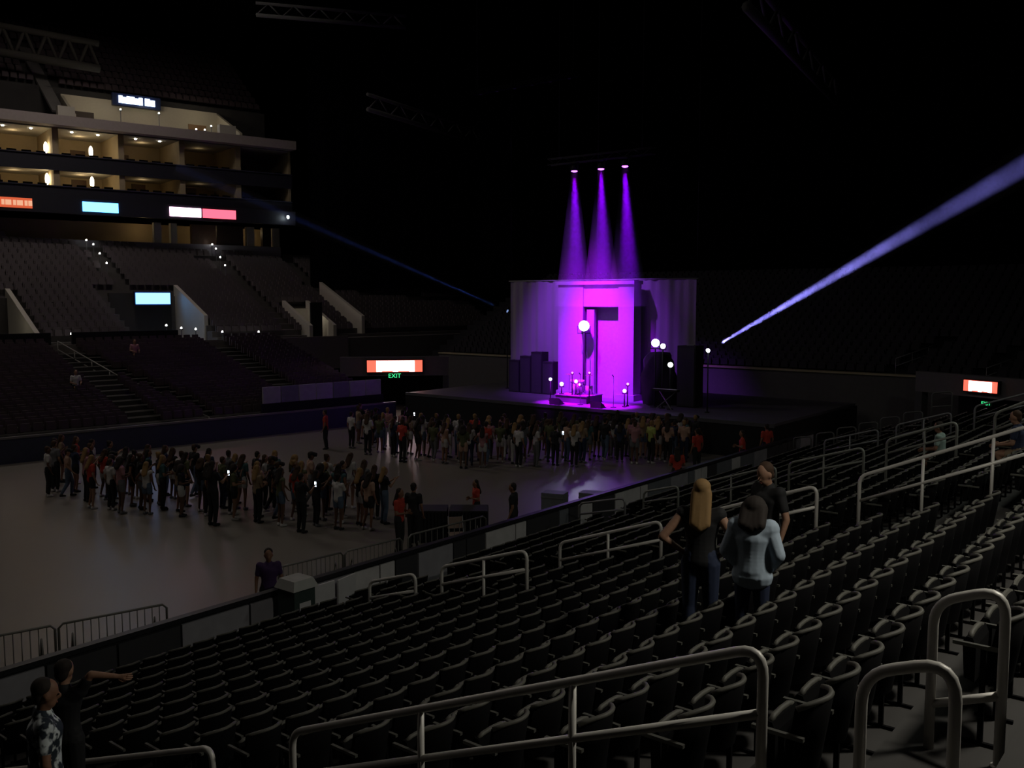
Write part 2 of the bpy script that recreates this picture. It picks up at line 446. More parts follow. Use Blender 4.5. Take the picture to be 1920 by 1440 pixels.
# upper deck over the fascia with its portal
ud = MB()
for i in range(14):
    w = WS+1.4+.8*i
    ud.fbox(UPF, S0-4, S1, w-.4, w+.42, Z_F+.1, Z_F+.9+.62*i) if i > 3 else ud.fbox(UPF, S0-4, S1, w-.4, w+.42, Z_F+.1, Z_F+.15)
struct(ud.build('upper_deck_tiers', darkcon), 'dark stepped concrete of the upper deck')
def upw(px, py, w): s, z = UPF.px(px, py, w); return s, z
sa, zt = upw(112, 168, WS+4.2); sb, zb = upw(405, 240, WS+4.2)
up_t = thing('portal', 'upper deck portal with wide pale wall and blue lettered sign', 'portal', UPF.pt((sa+sb)/2, WS+4.2, Z_F+.15))
L0 = up_t.location.copy()
def putu(mb, name, m, parent=up_t):
    mb.v = [tuple(Vector(v) - L0) for v in mb.v]; return mb.build(name, m, parent)
putu(MB().fbox(UPF, sa, sb, WS+4.0, WS+4.2, Z_F+.1, Z_F+2.95), 'back_wall', mat('portal_cream', (.58,.52,.40), .8, var=.06))
for q, e in ((sa, -1), (sb, 1)):
    putu(MB().hexa([UPF.pt(q,WS+4.2,Z_F), UPF.pt(q+.2,WS+4.2,Z_F), UPF.pt(q+.2+e*.2,WS+.2,Z_F), UPF.pt(q+e*.2,WS+.2,Z_F),
                UPF.pt(q,WS+4.2,Z_F+2.95), UPF.pt(q+.2,WS+4.2,Z_F+2.95), UPF.pt(q+.2+e*.2,WS+.2,Z_F+1.0), UPF.pt(q+e*.2,WS+.2,Z_F+1.0)]), 'side_wall', mat('portal_cream', (.58,.52,.40)))
for (a, b, m, nm) in ((130, 175, mat('door_shade', (.05,.03,.02), .6), 'opening'), (352, 385, mat('door_warm', (.30,.17,.08), .6), 'opening')):
    x0 = upw(a, 200, WS+3.95)[0]; x1 = upw(b, 200, WS+3.95)[0]; putu(MB().fbox(UPF, x0, x1, WS+3.9, WS+4.02, Z_F+.1, Z_F+1.9), nm, m)
sx0 = upw(211, 188, WS+3.3)[0]; sx1 = upw(301, 192, WS+3.3)[0]; szc = upw(256, 190, WS+3.3)[1]; sz0, sz1 = szc-.42, szc+.42
bx = putu(MB().fbox(UPF, sx0, sx1, WS+3.3, WS+3.6, sz0, sz1), 'sign_box', mat('sign_case', (.02,.03,.08), .4))
for (a, b) in ((223, 268), (272, 291)):
    x0 = upw(a, 190, WS+3.25)[0]; x1 = upw(b, 190, WS+3.25)[0]
    n = 6 if b-a > 30 else 2
    for k in range(n):      # glowing letter blocks, too blurred to read
        g0 = x0+(x1-x0)*k/n; g1 = x0+(x1-x0)*(k+.93)/n
        putu(MB().fbox(UPF, g0, g1, WS+3.24, WS+3.3, szc-.24, szc+.26-(.08 if k % 3 == 1 else 0)), 'letter', glow('letter_glow', (.55,.72,1), 5), bx)
for (a, b) in ((188, 218), (218, 338)):
    x0 = upw(a, 225, WS+2.6)[0]; x1 = upw(b, 225, WS+2.6)[0]; putu(MB().fbox(UPF, x0, x1, WS+2.6, WS+2.75, Z_F+.1, Z_F+.85), 'kick_panel', mat('kick_panel', (.05,.055,.05), .7))
for px, py in ((226,207),(298,214),(368,244),(384,245),(396,238)):
    s, z = upw(px, py, WS+2.4 if py < 230 else WS+.3)
    aisle_light(UPF.pt(s, WS+2.4 if py < 230 else WS+.3, z), 'white lamp of the upper deck portal', 'lamps of the upper deck portal', z-(Z_F+.14) if py < 230 else max(.1, z-(Z_F+.11)))
for k in (.2, .5, .85): lamp('portal_lamp', UPF.pt(sa+(sb-sa)*k, WS+2.2, Z_F+2.4), 16, (1,.88,.65), .1)
for a, b, lb in ((108, 140, 'pale plinth block left of the upper deck portal'), (410, 440, 'pale plinth block right of the upper deck portal')):
    x0 = upw(a, 230, WS-.4)[0]; x1 = upw(b, 230, WS-.4)[0]
    tag(MB().fbox(UPF, x0, x1, WS-.6, WS-.1, Z_F+.6, Z_F+1.3).build('plinth', pale), lb, 'plinth')
# stair run with pale stringers left of the portal
for (a, b, c, d, lb) in ((45, 90, 110, 210, 'pale stair run climbing the upper deck'),):
    s, z = upw(a, b, WS+8); s2_, z2 = upw(c, d, WS+2)
    tr_ = MB().bar(UPF.pt(s, WS+8, z), UPF.pt(s2_, WS+2, z2), .8, .15).build('stair_run', concrete); tag(tr_, lb, 'stairs')
# upper beams in the roof
def beam(p, q, r, label, m=mat('dull_beam', (.10,.10,.10), .9)):
    t = thing('roof_beam', label, 'beam', p); p = Vector(p); q = Vector(q) - p
    MB().tube([(0,0,0), q], r, 8).build('lower_chord', m, t)
    up_ = Vector((0,0,r*6)); MB().tube([up_, q+up_], r*.8, 8).build('upper_chord', m, t)
    for k in range(12):
        a = q*(k/12); b = q*((k+1)/12)
        MB().tube([a + (up_ if k % 2 else Vector()), b + (Vector() if k % 2 else up_)], r*.4, 6).build('web', m, t)
    return t
beam(UPF.pt(upw(-60, 70, 27)[0], 27, 22.5), UPF.pt(upw(185, 85, 27)[0], 27, 22.3), .28, 'grey roof beam above the upper deck stairs', mat('beam_grey', (.06,.055,.045), .9))
beam(on_z(690, 205, 19), on_z(900, 268, 19), .16, 'faint roof truss over the blue light shaft')
beam(on_z(1400, 12, 18.5), on_z(1572, 195, 18.5), .22, 'faint roof truss over the purple stage lights')
beam(on_z(480, 28, 24), on_z(760, 52, 24), .12, 'thin roof truss high above the curtain')

def seg_d(q, a, b):
    q, a, b = [Vector((v.x, v.y)) for v in (q, a, b)]; d = b - a
    t = max(0, min(1, (q-a).dot(d)/d.dot(d))); return (q - a - d*t).length
STAIR = (UPF.pt(s, WS+8, 0), UPF.pt(s2_, WS+2, 0))
def far_pt(px, py, w): a_, z_ = FAR.px(px, py, w); return FAR.pt(a_, w, z_)
FAR_RAILS = [(far_pt(108,640,12), far_pt(240,715,6.5)), (far_pt(250,722,6.2), far_pt(392,782,1.2)), (far_pt(398,690,11.5), far_pt(478,735,6))]
END_RAILS = [(on_y(1680,672,48), on_y(1772,640,51)), (on_y(1850,690,48), on_y(1930,662,51))]
FAR_SIT = []        # the two seats in use: snapped to the seat grid
for px, py, w in ((150,770,5.0), (262,690,9.3)):
    w = .9 + .72*round((w-.9)/.72); a_ = FAR.px(px, py, w)[0]; FAR_SIT.append((-29.75 + .5*round((a_+29.75)/.5), w))
# far seats: uncounted rows, one object per deck
def far_seats(name, fr, s0, s1, ws, zf, m, label, skip=None, pitch=.5):
    mb = MB(); vs = []; fs_ = []
    for w in ws:
        n = int((s1-s0)/pitch)
        for k in range(n):
            s = s0 + pitch*k + pitch*.5
            if skip and skip(s, w): continue
            z = zf(w)
            for (da, db, z0, z1) in ((.16, .22, .38, .84), (-.10, -.02, .36, .70)):
                b = len(vs); x = pitch*.42
                p = [fr.pt(s-x, w+da, z+z0), fr.pt(s+x, w+da, z+z0), fr.pt(s+x, w+db, z+z0), fr.pt(s-x, w+db, z+z0),
                     fr.pt(s-x*.86, w+da+.05, z+z1), fr.pt(s+x*.86, w+da+.05, z+z1), fr.pt(s+x*.86, w+db+.05, z+z1), fr.pt(s-x*.86, w+db+.05, z+z1)]
                vs += [tuple(q) for q in p]; fs_ += [tuple(b+i for i in f) for f in ((3,2,1,0),(4,5,6,7),(0,1,5,4),(1,2,6,5),(2,3,7,6),(3,0,4,7))]
    mb.v = vs; mb.f = fs_
    return tag(mb.build(name, m), label, 'seats', None, 'stuff')
AISL_L = [FAR.px(110, 640, 12)[0], FAR.px(395, 640, 12)[0], -14.0]
def skip_low(s, w):
    # aisles of the lower stand lean with the fan of the rows
    return any(abs(s - q) < .6 for q in AISL_L) or any(seg_d(FAR.pt(s, w, 0), a, b) < .42 for a, b in FAR_RAILS) or any(abs(s-a) < .1 and abs(w-b) < .1 for a, b in FAR_SIT)
AIS_M = [FAR.px(190, 480, 23)[0], FAR.px(415, 490, 23)[0], -9.0]
def skip_mid(s, w):
    q = FAR.pt(s, w, 0) - UPF.o
    if q.dot(UPF.N) > WS + 1.35 or abs(s - STUB) < .5: return True
    g = FAR.pt(s, w, 0)
    if any(seg_d(g, path[k], path[k+1]) < .55 for k in range(len(path)-1)): return True
    if any((Vector((g.x, g.y)) - Vector((m.x, m.y))).length < .5 for m in MID_LAMPS): return True
    return any(abs(s-q) < .55 for q in AIS_M) or any(a-.25 < s < (wall_s(w)+.1 if k_ == 0 else b+.25) and w < c+.3 for k_, (a, b, c) in enumerate(pbox))
far_seats('far_lower_seats', FAR, -30, 13.4, [.9+.72*i for i in range(16)], far_low, mat('far_seat_dark', (.06,.04,.045), .7, var=.4, scale=.6), 'rows of dark seats in the far lower stand', skip_low)
far_seats('far_middle_seats', FAR, -22, 33, [W1+1.6+.72*i for i in range(17)], far_mid, mat('far_seat_grey', (.115,.095,.10), .7, var=.25, scale=.5), 'rows of dusky grey seats in the far middle stand', skip_mid)
far_seats('upper_deck_seats', UPF, S0-2, S1, [WS+1.4+.8*i for i in range(4, 14)], lambda w: Z_F+.9+.62*round((w-WS-1.4)/.8), mat('far_seat_dark', (.06,.04,.045)), 'rows of dark seats in the upper deck', lambda s, w: seg_d(UPF.pt(s, w, 0), *STAIR) < .75)
EF = Frame((-46, 48), 90.0)
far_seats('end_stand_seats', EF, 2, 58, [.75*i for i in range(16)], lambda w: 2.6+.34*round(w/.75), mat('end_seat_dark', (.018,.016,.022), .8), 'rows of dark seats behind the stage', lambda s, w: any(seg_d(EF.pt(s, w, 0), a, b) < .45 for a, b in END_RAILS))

# ================================================================ RINK EDGE, TUNNELS
XD = -14.3
nd = thing('dasher_board', 'near-side dasher board with patchy pale panels behind the front seats', 'dasher', (XD, 14, 0))
MB().box((-.05,-26,0),(.05,24,1.04)).build('core', black, nd)
MB().box((-.08,-26,1.04),(.08,24,1.12)).build('top_cap', mat('cap_black', (.012,.012,.016), .5), nd)
rp = random.Random(3); bright = mat('panel_bright', (.82,.80,.80), .5, var=.12, scale=3)
tones = [mat(f'panel_tone_{k}', c, .6, var=.2, scale=4) for k, c in enumerate(((.60,.58,.58), (.32,.31,.34), (.16,.17,.19), (.04,.04,.045)))]
y = -25.5
while y < 23.5:
    wd = rp.choice((.45, .7, 1.15, 1.4)); MB().box((.05, y, .30), (.09, y+wd-.04, 1.0)).build('panel', rp.choice((bright, bright, tones[0], tones[0], tones[1], tones[3]) if -6.5 < y < 3 else tones), nd); y += wd
fd = thing('dasher_board', 'far-side dasher board in dark blue behind the queue', 'dasher', FAR.pt(-15, -.1, 0), -FAR.ang)
MB().box((-.06,-30,0),(.06,28.4,1.0)).build('core', mat('dasher_blue', (.03,.035,.06), .5), fd)
MB().box((-.09,-30,1.0),(.09,28.4,1.08)).build('top_cap', mat('cap_grey', (.16,.15,.15), .5), fd)
cp = thing('corner_parapet', 'pale panelled corner wall left of the red sign', 'wall', FAR.pt(9.2, .35, 1.15), -FAR.ang)
for k in range(7): MB().box((-.06, -3.4+k*1.0, .35), (.06, -3.4+k*1.0+.94, 1.15)).build('panel', tones[1 + (k % 3 == 1)], cp)
MB().box((-.05,-3.5,-1.2),(.05,3.7,.33)).build('lower_wall', black, cp)

red_m = glow('red_sign', (1.0,.13,.08), 1.6); wht_m = glow('sign_white', (1.0,.80,.80), 7); grn_m = glow('exit_green', (.05,.9,.30), 1.3)
def text_child(body, size, loc, rot, m, parent):
    c = bpy.data.curves.new('lettering', 'FONT'); c.body = body; c.size = size; c.align_x = 'CENTER'; c.align_y = 'CENTER'; c.extrude = .005
    f = bpy.data.objects.new('font', c); COL.objects.link(f); dg = bpy.context.evaluated_depsgraph_get()
    me = bpy.data.meshes.new_from_object(f.evaluated_get(dg)); bpy.data.objects.remove(f); bpy.data.curves.remove(c)
    me.materials.clear(); o = link(me, 'lettering', m, parent); o.location = loc; o.rotation_euler = rot; return o
def tunnel(fr, pxs, pys, label, label2, ex, zb):
    s0, z1 = fr.px(pxs[0], pys[0], -.25); s1, z0 = fr.px(pxs[1], pys[1], -.25)
    sg = thing('illuminated_sign', label, 'sign', fr.pt((s0+s1)/2, -.2, z0)); L = sg.location.copy()
    def put(mb, name, m, parent=sg):
        mb.v = [tuple(Vector(v)-L) for v in mb.v]; return mb.build(name, m, parent)
    cs = put(MB().fbox(fr, s0-.04, s1+.04, -.2, 0, z0-.04, z1+.04), 'case', black)
    fc = put(MB().fbox(fr, s0, s1, -.25, -.2, z0, z1), 'face', red_m)
    n = 7; a, b = s0+(s1-s0)*.17, s0+(s1-s0)*.86
    for k in range(n):      # bright letters, blurred past reading
        put(MB().fbox(fr, a+(b-a)*k/n, a+(b-a)*(k+.96)/n, -.28, -.25, z0+(z1-z0)*(.10 if k % 3 else .02), z1-.02), 'letter', wht_m, fc)
    e0, ez1 = fr.px(ex[0]-10, ex[1]-6, -.25); e1, ez0 = fr.px(ex[0]+10, ex[1]+6, -.25)
    eg = thing('exit_sign', label2, 'sign', fr.pt((e0+e1)/2, -.22, (ez0+ez1)/2), -fr.ang - math.pi/2 + math.pi)
    hw = abs(e1-e0)/2; hh = abs(ez1-ez0)/2
    MB().box((-hw,.0,-hh),(hw,.08,hh)).build('case', mat('exit_case', (.01,.03,.015), .5), eg)
    text_child('EXIT', hh*1.9, (0,-.012,0), (math.pi/2,0,0), grn_m, eg)
    # dark passage with a lintel
    wd = 3.2
    mid = (s0+s1)/2
    tn = thing('tunnel_mouth', label.split(' over ')[-1] if False else 'dark passage mouth under ' + ('the wide red sign' if ex[0] < 1000 else 'the bright sign by the near rails'), 'tunnel', fr.pt(mid, 0, zb)); L2 = tn.location.copy()
    def put2(mb, name, m):
        mb.v = [tuple(Vector(v)-L2) for v in mb.v]; return mb.build(name, m, tn)
    put2(MB().fbox(fr, mid-wd, mid+wd, 0, .4, z0-.25, z1+.18), 'lintel', mat('lintel', (.12,.11,.115), .8))
    for q in (mid-wd, mid+wd-.35): put2(MB().fbox(fr, q, q+.35, 0, .4, zb, z0-.25), 'jamb', mat('jamb', (.06,.06,.065), .8))
    put2(MB().fbox(fr, mid-wd, mid+wd, 3.0, 3.1, zb, z0-.2), 'back_wall', black)
    put2(MB().fbox(fr, mid-wd, mid+wd, .4, 3.0, z0-.25, z0-.15), 'roof', black)
TL = Frame((-40, 38.8), 44); TR = Frame((-8.8, 41.5), 112)
tunnel(TL, (688,792), (676,697), 'wide glowing red sign with white lettering left of the stage', 'green exit sign hung under the wide red sign', (740,705), 0)
tunnel(TR, (1807,1868), (712,738), 'glowing white and red sign beyond the near seats', 'green exit sign under the sign beyond the near seats', (1848,757), .8)

# ================================================================ STAGE
stg = thing('stage_platform', 'wide black concert stage platform lit purple', 'stage', (-26, 36, 0))
deck_m = mat('stage_deck', (.09,.085,.10), .55, var=.15, scale=1.2)
MB().box((-10.2,.06,1.38),(10.7,10,1.5)).build('deck', deck_m, stg)
MB().box((-10.3,0,0),(10.8,.06,1.36)).build('front_skirt', black, stg)
MB().box((-10.3,-.02,1.36),(10.8,.08,1.51)).build('edge_strip', mat('edge_dim', (.08,.08,.09), .6), stg)
for q in (-10.3, 10.7): MB().box((q,.06,0),(q+.1,10,1.38)).build('side_skirt', black, stg)
# pale drape
bdL, bdR = on_y(957, 528, 41).x, on_y(1306, 522, 41).x
zT = on_y(1130, 526, 41).z
dr = thing('stage_backdrop', 'large pale fabric backdrop hanging behind the stage', 'backdrop', ((bdL+bdR)/2, 41, 1.5))
vs = []; fcs = []; n = 150; W_ = bdR-bdL
for i in range(n+1):
    x = -W_/2 + W_*i/n; yy = .035*math.sin(i*.9) + .03*math.sin(i*.37+1)
    for z in (.05, 2, 4, zT-1.5): vs.append((x, yy*(1.25-.06*z), z))
for i in range(n):
    for k in range(3): fcs.append((i*4+k, i*4+4+k, i*4+5+k, i*4+1+k))
m_ = MB().add(vs, fcs); m_.smooth = True
m_.build('fabric', mat('drape_fabric', (.30,.27,.32), .9, var=.06, scale=.6, spec=.1), dr)
MB().tube([(-W_/2-.1,0,zT-1.47),(W_/2+.1,0,zT-1.47)], .04).build('top_pipe', dimsteel, dr)
for q in (-W_/2, 0, W_/2): MB().tube([(q,.06,zT-1.47),(q,.06,30.3)], .012, 6).build('hanging_cable', black, dr)
# central arch set piece
YS = 40.2
def sx(px): return on_y(px, 620, YS).x
def szz(px, py, y=YS): return on_y(px, py, y).z
sp = thing('arch_set', 'tall pale arch set piece with dark doorway in mid stage', 'set piece', (sx(1125), YS, 1.5))
cx = sx(1125)
set_m = mat('set_paint', (.30,.27,.31), .8, var=.08, spec=.2)
zt = szz(1120, 530) - 1.5
for (a, b, nm) in ((1054, 1100, 'column'), (1166, 1195, 'column')):
    MB().box((sx(a)-cx, -.35, 0), (sx(b)-cx, .35, zt-.05)).build(nm, set_m, sp)
    MB().box((sx(a)-cx-.08, -.42, 0), (sx(b)-cx+.08, .4, .3)).build('plinth', set_m, sp)
MB().box((sx(1100)-cx, -.3, szz(1130,575)-1.5), (sx(1166)-cx, .3, zt-.05)).build('lintel', set_m, sp)
MB().box((sx(1052)-cx, -.45, zt-.1), (sx(1197)-cx, .4, zt+.08)).build('cornice', set_m, sp)
MB().box((sx(1100)-cx, .18, 0), (sx(1166)-cx, .28, szz(1130,575)-1.5)).build('door_panel', mat('door_panel', (.30,.26,.34), .7), sp)
MB().box((sx(1104)-cx, -.2, 0), (sx(1118)-cx, .0, szz(1130,580)-1.5)).build('inner_jamb', set_m, sp)
# drum riser and kit
dk = on_y(1072, 760, 37.6)
ri = thing('drum_riser', 'low dark drum riser before the arch', 'riser', (dk.x, 37.9, 1.5))
MB().box((-.85,-.5,0),(1.0,.9,.34)).build('platform', mat('riser_black', (.05,.05,.06), .7), ri); MB().box((-.88,-.53,.34),(1.03,.93,.38)).build('top_sheet', mat('riser_top', (.16,.15,.18), .6), ri)
kit = thing('drum_kit', 'small drum kit standing on the low riser', 'drum kit', (dk.x+.05, 38.1, 1.88))
drm = mat('drum_shell', (.45,.40,.45), .3); cym = mat('cymbal_brass', (.6,.45,.2), .3, .9)
MB().tube([(0,-.25,.28),(0,.15,.28)], .27, 16).build('bass_drum', drm, kit)
for q in (-.24, .24): MB().tube([(q,-.08,.55),(q,-.08,.72)], .15, 14).build('tom', drm, kit)
MB().tube([(.5,.2,.02),(.5,.2,.42)], .2, 14).build('floor_tom', drm, kit)
for q in (-.6, .62):
    st_ = MB().tube([(q,.05,0),(q,.05,.95)], .012, 6).build('cymbal_stand', dimsteel, kit); MB().tube([(q,.05,.95),(q,.05,.96),(q,.05,.985)], [.22,.2,.03], 16).build('cymbal', cym, st_)
# backline
amp_m = mat('amp_black', (.012,.012,.014), .8); grille_m = mat('grille', (.03,.03,.035), .9)
def amp(x, y, z, w, h, d, label, group=None, name='amplifier'):
    t = thing(name, label, 'amplifier', (x, y, z), 0, group)
    MB().box((-w/2,-d/2,0),(w/2,d/2,h)).build('cabinet', amp_m, t); MB().box((-w/2+.05,-d/2-.02,.05),(w/2-.05,-d/2,h-.12)).build('grille', grille_m, t)
    MB().box((-w*.2,-.03,h),(w*.2,.03,h+.04)).build('handle', dimsteel, t)
    return t
for k in range(4):
    p = on_y(970 + k*21, 700, 40.2)
    amp(p.x, 40.2, 1.5, .72, 1.75 + .25*((k*7) % 3), .6, 'tall black amplifier stack left of the arch', 'amplifiers left of the arch')
# covered heap at the right
hp = on_y(1232, 742, 39.5)
hb = MB(); rr = random.Random(5); nu, nv = 20, 9; vs = []; fcs = []
for j in range(nv):
    t_ = j/(nv-1); zz = 2.55*math.sin(t_*math.pi/2); rad = 1.0*math.cos(t_*math.pi/2)**.40 if j < nv-1 else .02
    for i in range(nu):
        a = 2*math.pi*i/nu; k = 1 + .16*math.sin(3*a+t_*5) + .12*math.sin(7*a-t_*6) + rr.uniform(-.09,.09); vs.append((rad*.84*k*math.cos(a), rad*.75*k*math.sin(a), zz))
for j in range(nv-1):
    for i in range(nu): fcs.append((j*nu+i, j*nu+(i+1) % nu, (j+1)*nu+(i+1) % nu, (j+1)*nu+i))
hb.add(vs, fcs); hb.smooth = True
tag(hb.build('covered_equipment', mat('black_cloth', (.02,.018,.024), .95, var=.3)), 'black cloth-covered heap of gear right of the arch', 'equipment').location = (hp.x, 39.7, 1.5)
p = on_y(1294, 700, 39.6); amp(p.x, 39.6, 1.5, .95, 2.9, .8, 'tall dark speaker tower at the right edge of the backdrop', name='speaker_tower')
kb = on_y(1248, 735, 37.8)
kt = thing('keyboard', 'keyboard on a stand before the covered gear', 'keyboard', (kb.x, 37.8, 1.5))
MB().box((-.65,-.15,.85),(.65,.15,.95)).build('body', amp_m, kt); MB().box((-.6,-.14,.95),(.6,.02,.965)).build('keys', mat('keys', (.6,.58,.6), .5), kt)
for q in (-1, 1): MB().bar((q*.45,-.2,0),(-q*.45,.2,.86),.04,.04).build('leg', dimsteel, kt)
for px, lb in ((1045, 'stage monitor wedge below the drum riser'), (1122, 'stage monitor wedge below the arch doorway')):
    p = on_y(px, 775, 36.5); w = thing('monitor_wedge', lb, 'speaker', (p.x, 36.5, 1.5))
    MB().add([(-.3,-.25,0),(.3,-.25,0),(.3,.25,0),(-.3,.25,0),(-.3,-.25,.32),(.3,-.25,.32),(.3,.12,.06),(-.3,.12,.06)], [(3,2,1,0),(0,1,5,4),(4,5,6,7),(6,2,3,7),(1,2,6,5),(0,4,7,3)]).build('cabinet', amp_m, w)
    MB().bar((-.25,.1,.1),(.25,.1,.1),.02,.14).build('grille', grille_m, w)
for px, lb in ((1088, 'slim microphone stand before the drum riser'), (1150, 'slim microphone stand before the arch')):
    p = on_y(px, 770, 37.0); w = thing('microphone_stand', lb, 'stand', (p.x, 37.0, 1.5))
    MB().tube([(0,0,0),(0,0,1.45)], .014, 6).build('pole', dimsteel, w); MB().tube([(0,0,0),(0,0,.03)], .14, 12).build('base', amp_m, w); MB().tube([(0,0,1.45),(0,-.12,1.55)], [.014,.03], 8).build('microphone', amp_m, w)

# lamps that face the room
def fixture(p, label, col, s, r, base_z, aim=None, watts=0, group=None):
    """a lamp head on a stand: round lens, can, yoke, pole, foot"""
    t = thing('stage_lamp', label, 'stage light', (p.x, p.y, base_z), 0, group); h = p.z - base_z
    d = (Vector((0,0,EYE)) - p).normalized() if aim is None else (Vector(aim) - p).normalized()
    c = Vector((0,0,h))
    MB().tube([c - d*r*2.4, c - d*r*.3], [r*.8, r*1.05], 14).build('can', amp_m, t)
    MB().tube([c - d*r*.3, c - d*r*.1, c + d*r*.08], [r, r*.95, r*.5], 16).build('lens', glow('lens_%02d%02d%02d_%d' % (col[0]*99, col[1]*99, col[2]*99, s), col, s), t)
    if h > r*2:
        MB().tube([(0,0,.02),(0,0,max(.05, h-r*1.3))], .03, 6).build('pole', amp_m, t); MB().tube([(0,0,0),(0,0,.04)], r*1.2, 12).build('foot', amp_m, t)
        sdir = d.cross(Vector((0,0,1))).normalized()*r*1.2
        MB().tube([c+sdir-d*r, c+sdir-d*r-Vector((0,0,r*1.4)), c-sdir-d*r-Vector((0,0,r*1.4)), c-sdir-d*r], .02, 6).build('yoke', amp_m, t)
    return t
p = on_y(1095, 611, 39.25); fixture(p, 'dazzling white lamp on a tall stand before the arch column', (.80,.90,1), 7, .27, 1.5); spot('stage_white_lamp', p + Vector((.25,-.3,0)), (-20,18,3), 160, (.75,.8,1), 70, .8, .2)
p = on_y(1229, 643, 38.4); fixture(p, 'large white lamp above the covered gear', (.80,.92,1), 7, .19, 1.5)
p = on_y(1243, 649, 38.2); fixture(p, 'smaller white lamp touching the large one above the covered gear', (.80,.97,1), 7, .12, 1.5)
p = on_y(1257, 684, 38.0); fixture(p, 'white lamp on the flank of the covered gear', (.85,1,1), 7, .12, 1.5)
for px, py, col, s, r, lb in ((1032,711,(.7,.85,1),5,.08,'cool white lamp low at the left amplifiers'), (1053,720,(1,.62,.85),4,.10,'pinkish lamp low before the arch column'),
        (1080,715,(1,.35,.65),4,.09,'pink lamp beside the drum kit'), (1087,721,(1,.25,.6),5,.06,'dim pink lamp right below the drum kit lamp'), (1073,699,(1,.12,.45),5,.05,'tiny red lamp left above the drum kit'), (1105,699,(1,.12,.45),5,.05,'tiny red lamp right above the drum kit'),
        (1171,733,(1,.45,.75),4,.09,'pink lamp low right of the arch'), (1177,720,(1,.2,.6),4,.06,'dim pink lamp above the low right one')):
    p = on_y(px, py, 38.0 if px == 1177 else 37.55); on_riser = dk.x-.8 < p.x < dk.x+.95
    fixture(p, lb, col, s, r, 1.88 if on_riser else 1.5)

# truss with three purple moving heads
T0, T1 = on_y(1030, 316, 39), on_y(1225, 302, 39)
zt_ = on_y(1127, 317, 39).z + .45
tt = thing('lighting_truss', 'hung lighting truss above the stage with three purple heads', 'truss', ((T0.x+T1.x)/2, 39, zt_)); hl = (T1.x-T0.x)/2
for dy, dz in ((-.15,0),(.15,0),(-.15,.3),(.15,.3)): MB().tube([(-hl,dy,dz),(hl,dy,dz)], .025, 6).build('chord', amp_m, tt)
for k in range(12):
    x0 = -hl + 2*hl*k/12; x1 = x0 + 2*hl/12; MB().tube([(x0,-.15,0 if k % 2 else .3),(x1,-.15,.3 if k % 2 else 0)], .014, 6).build('lacing', amp_m, tt)
for q in (-hl*.8, hl*.8): MB().tube([(q,0,.3),(q,0,32-zt_)], .015, 6).build('hanging_cable', black, tt)
PUR = (.24, .0, 1.0)
beams = []
for k, (px, py) in enumerate(((1077,321),(1127,317),(1172,312))):
    p = on_y(px, py, 39)
    t = thing('moving_head', ['purple moving-head light, end of truss over the left column', 'purple moving-head light at the middle of the truss', 'purple moving-head light, end of truss over the right column'][k], 'stage light', (p.x, 39, p.z), 0, 'purple heads on the truss')
    MB().tube([(0,0,.02),(0,0,.28)], [.17,.12], 14).build('head', amp_m, t); MB().ell((0,0,0), (.16,.16,.05), 14, 6).build('lens', glow('purple_lens', (.55,.10,1), 6), t)
    for q in (-.2, .2): MB().box((q-.02,-.04,.0),(q+.02,.04,zt_-p.z+.02)).build('yoke_arm', amp_m, t)
    MB().box((-.22,-.18,zt_-p.z-.05),(.22,.18,zt_-p.z)).build('clamp', amp_m, t)
    beams.append((p, [-.9, -.55, .1][k]))

# ================================================================ LIGHT SHAFTS: real lamps shining through haze
def haze(name, label, pts, rs, dens, aniso=.2, noise=None, col=(1,1,1)):
    m = bpy.data.materials.new(name); m.use_nodes = True; nt = m.node_tree; nt.nodes.clear()
    out = nt.nodes.new('ShaderNodeOutputMaterial'); vs_ = nt.nodes.new('ShaderNodeVolumeScatter')
    vs_.inputs['Color'].default_value = col + (1,); vs_.inputs['Density'].default_value = dens; vs_.inputs['Anisotropy'].default_value = aniso
    if noise:
        tc = nt.nodes.new('ShaderNodeTexCoord'); ns = nt.nodes.new('ShaderNodeTexNoise'); ns.inputs['Scale'].default_value = noise
        mr = nt.nodes.new('ShaderNodeMapRange'); mr.inputs['From Min'].default_value = .35; mr.inputs['From Max'].default_value = .7
        mr.inputs['To Min'].default_value = dens*.45; mr.inputs['To Max'].default_value = dens*1.9
        nt.links.new(tc.outputs['Object'], ns.inputs['Vector']); nt.links.new(ns.outputs['Fac'], mr.inputs['Value']); nt.links.new(mr.outputs['Result'], vs_.inputs['Density'])
    nt.links.new(vs_.outputs['Volume'], out.inputs['Volume'])
    o = MB().tube(pts, rs, 16).build(name, m)
    return tag(o, label, 'light shaft', None, 'stuff')
zset = szz(1120, 530)
for k, (p, dx) in enumerate(beams):
    tgt = Vector((p.x + dx*.35, 39.9, 2.0))
    top = p + Vector((0,0,-.06)); end = Vector((p.x + dx*.25, 39.35, zset-1.2))
    haze('haze_shaft', ['purple light shaft falling on the left arch column', 'purple light shaft falling on the arch lintel', 'purple light shaft falling on the right arch column'][k], [top, end], [.17, 1.0], .06, .1)
    spot('purple_spot', top, tgt, 26000, PUR, 13, .8, .10)
S = on_y(1328, 657, 38); dE = ray(2080, 218); E = EYEV + dE * 20
t = fixture(S, 'small blue-white beam lamp right of the backdrop', (.75,.88,1), 30, .09, 1.5, aim=E)
ax = (E - S).normalized()
haze('haze_shaft', 'bright blue-white light shaft rising over the near seats', [S + ax*1.6, E], [.10, .52], .028, .45, noise=.35)
spot('blue_beam', S + ax*.25, E, 420000, (.28,.26,1.0), 1.6, .5, .05)
S2 = on_y(951, 583, 41.2); E2 = EYEV + ray(330, 312) * 44
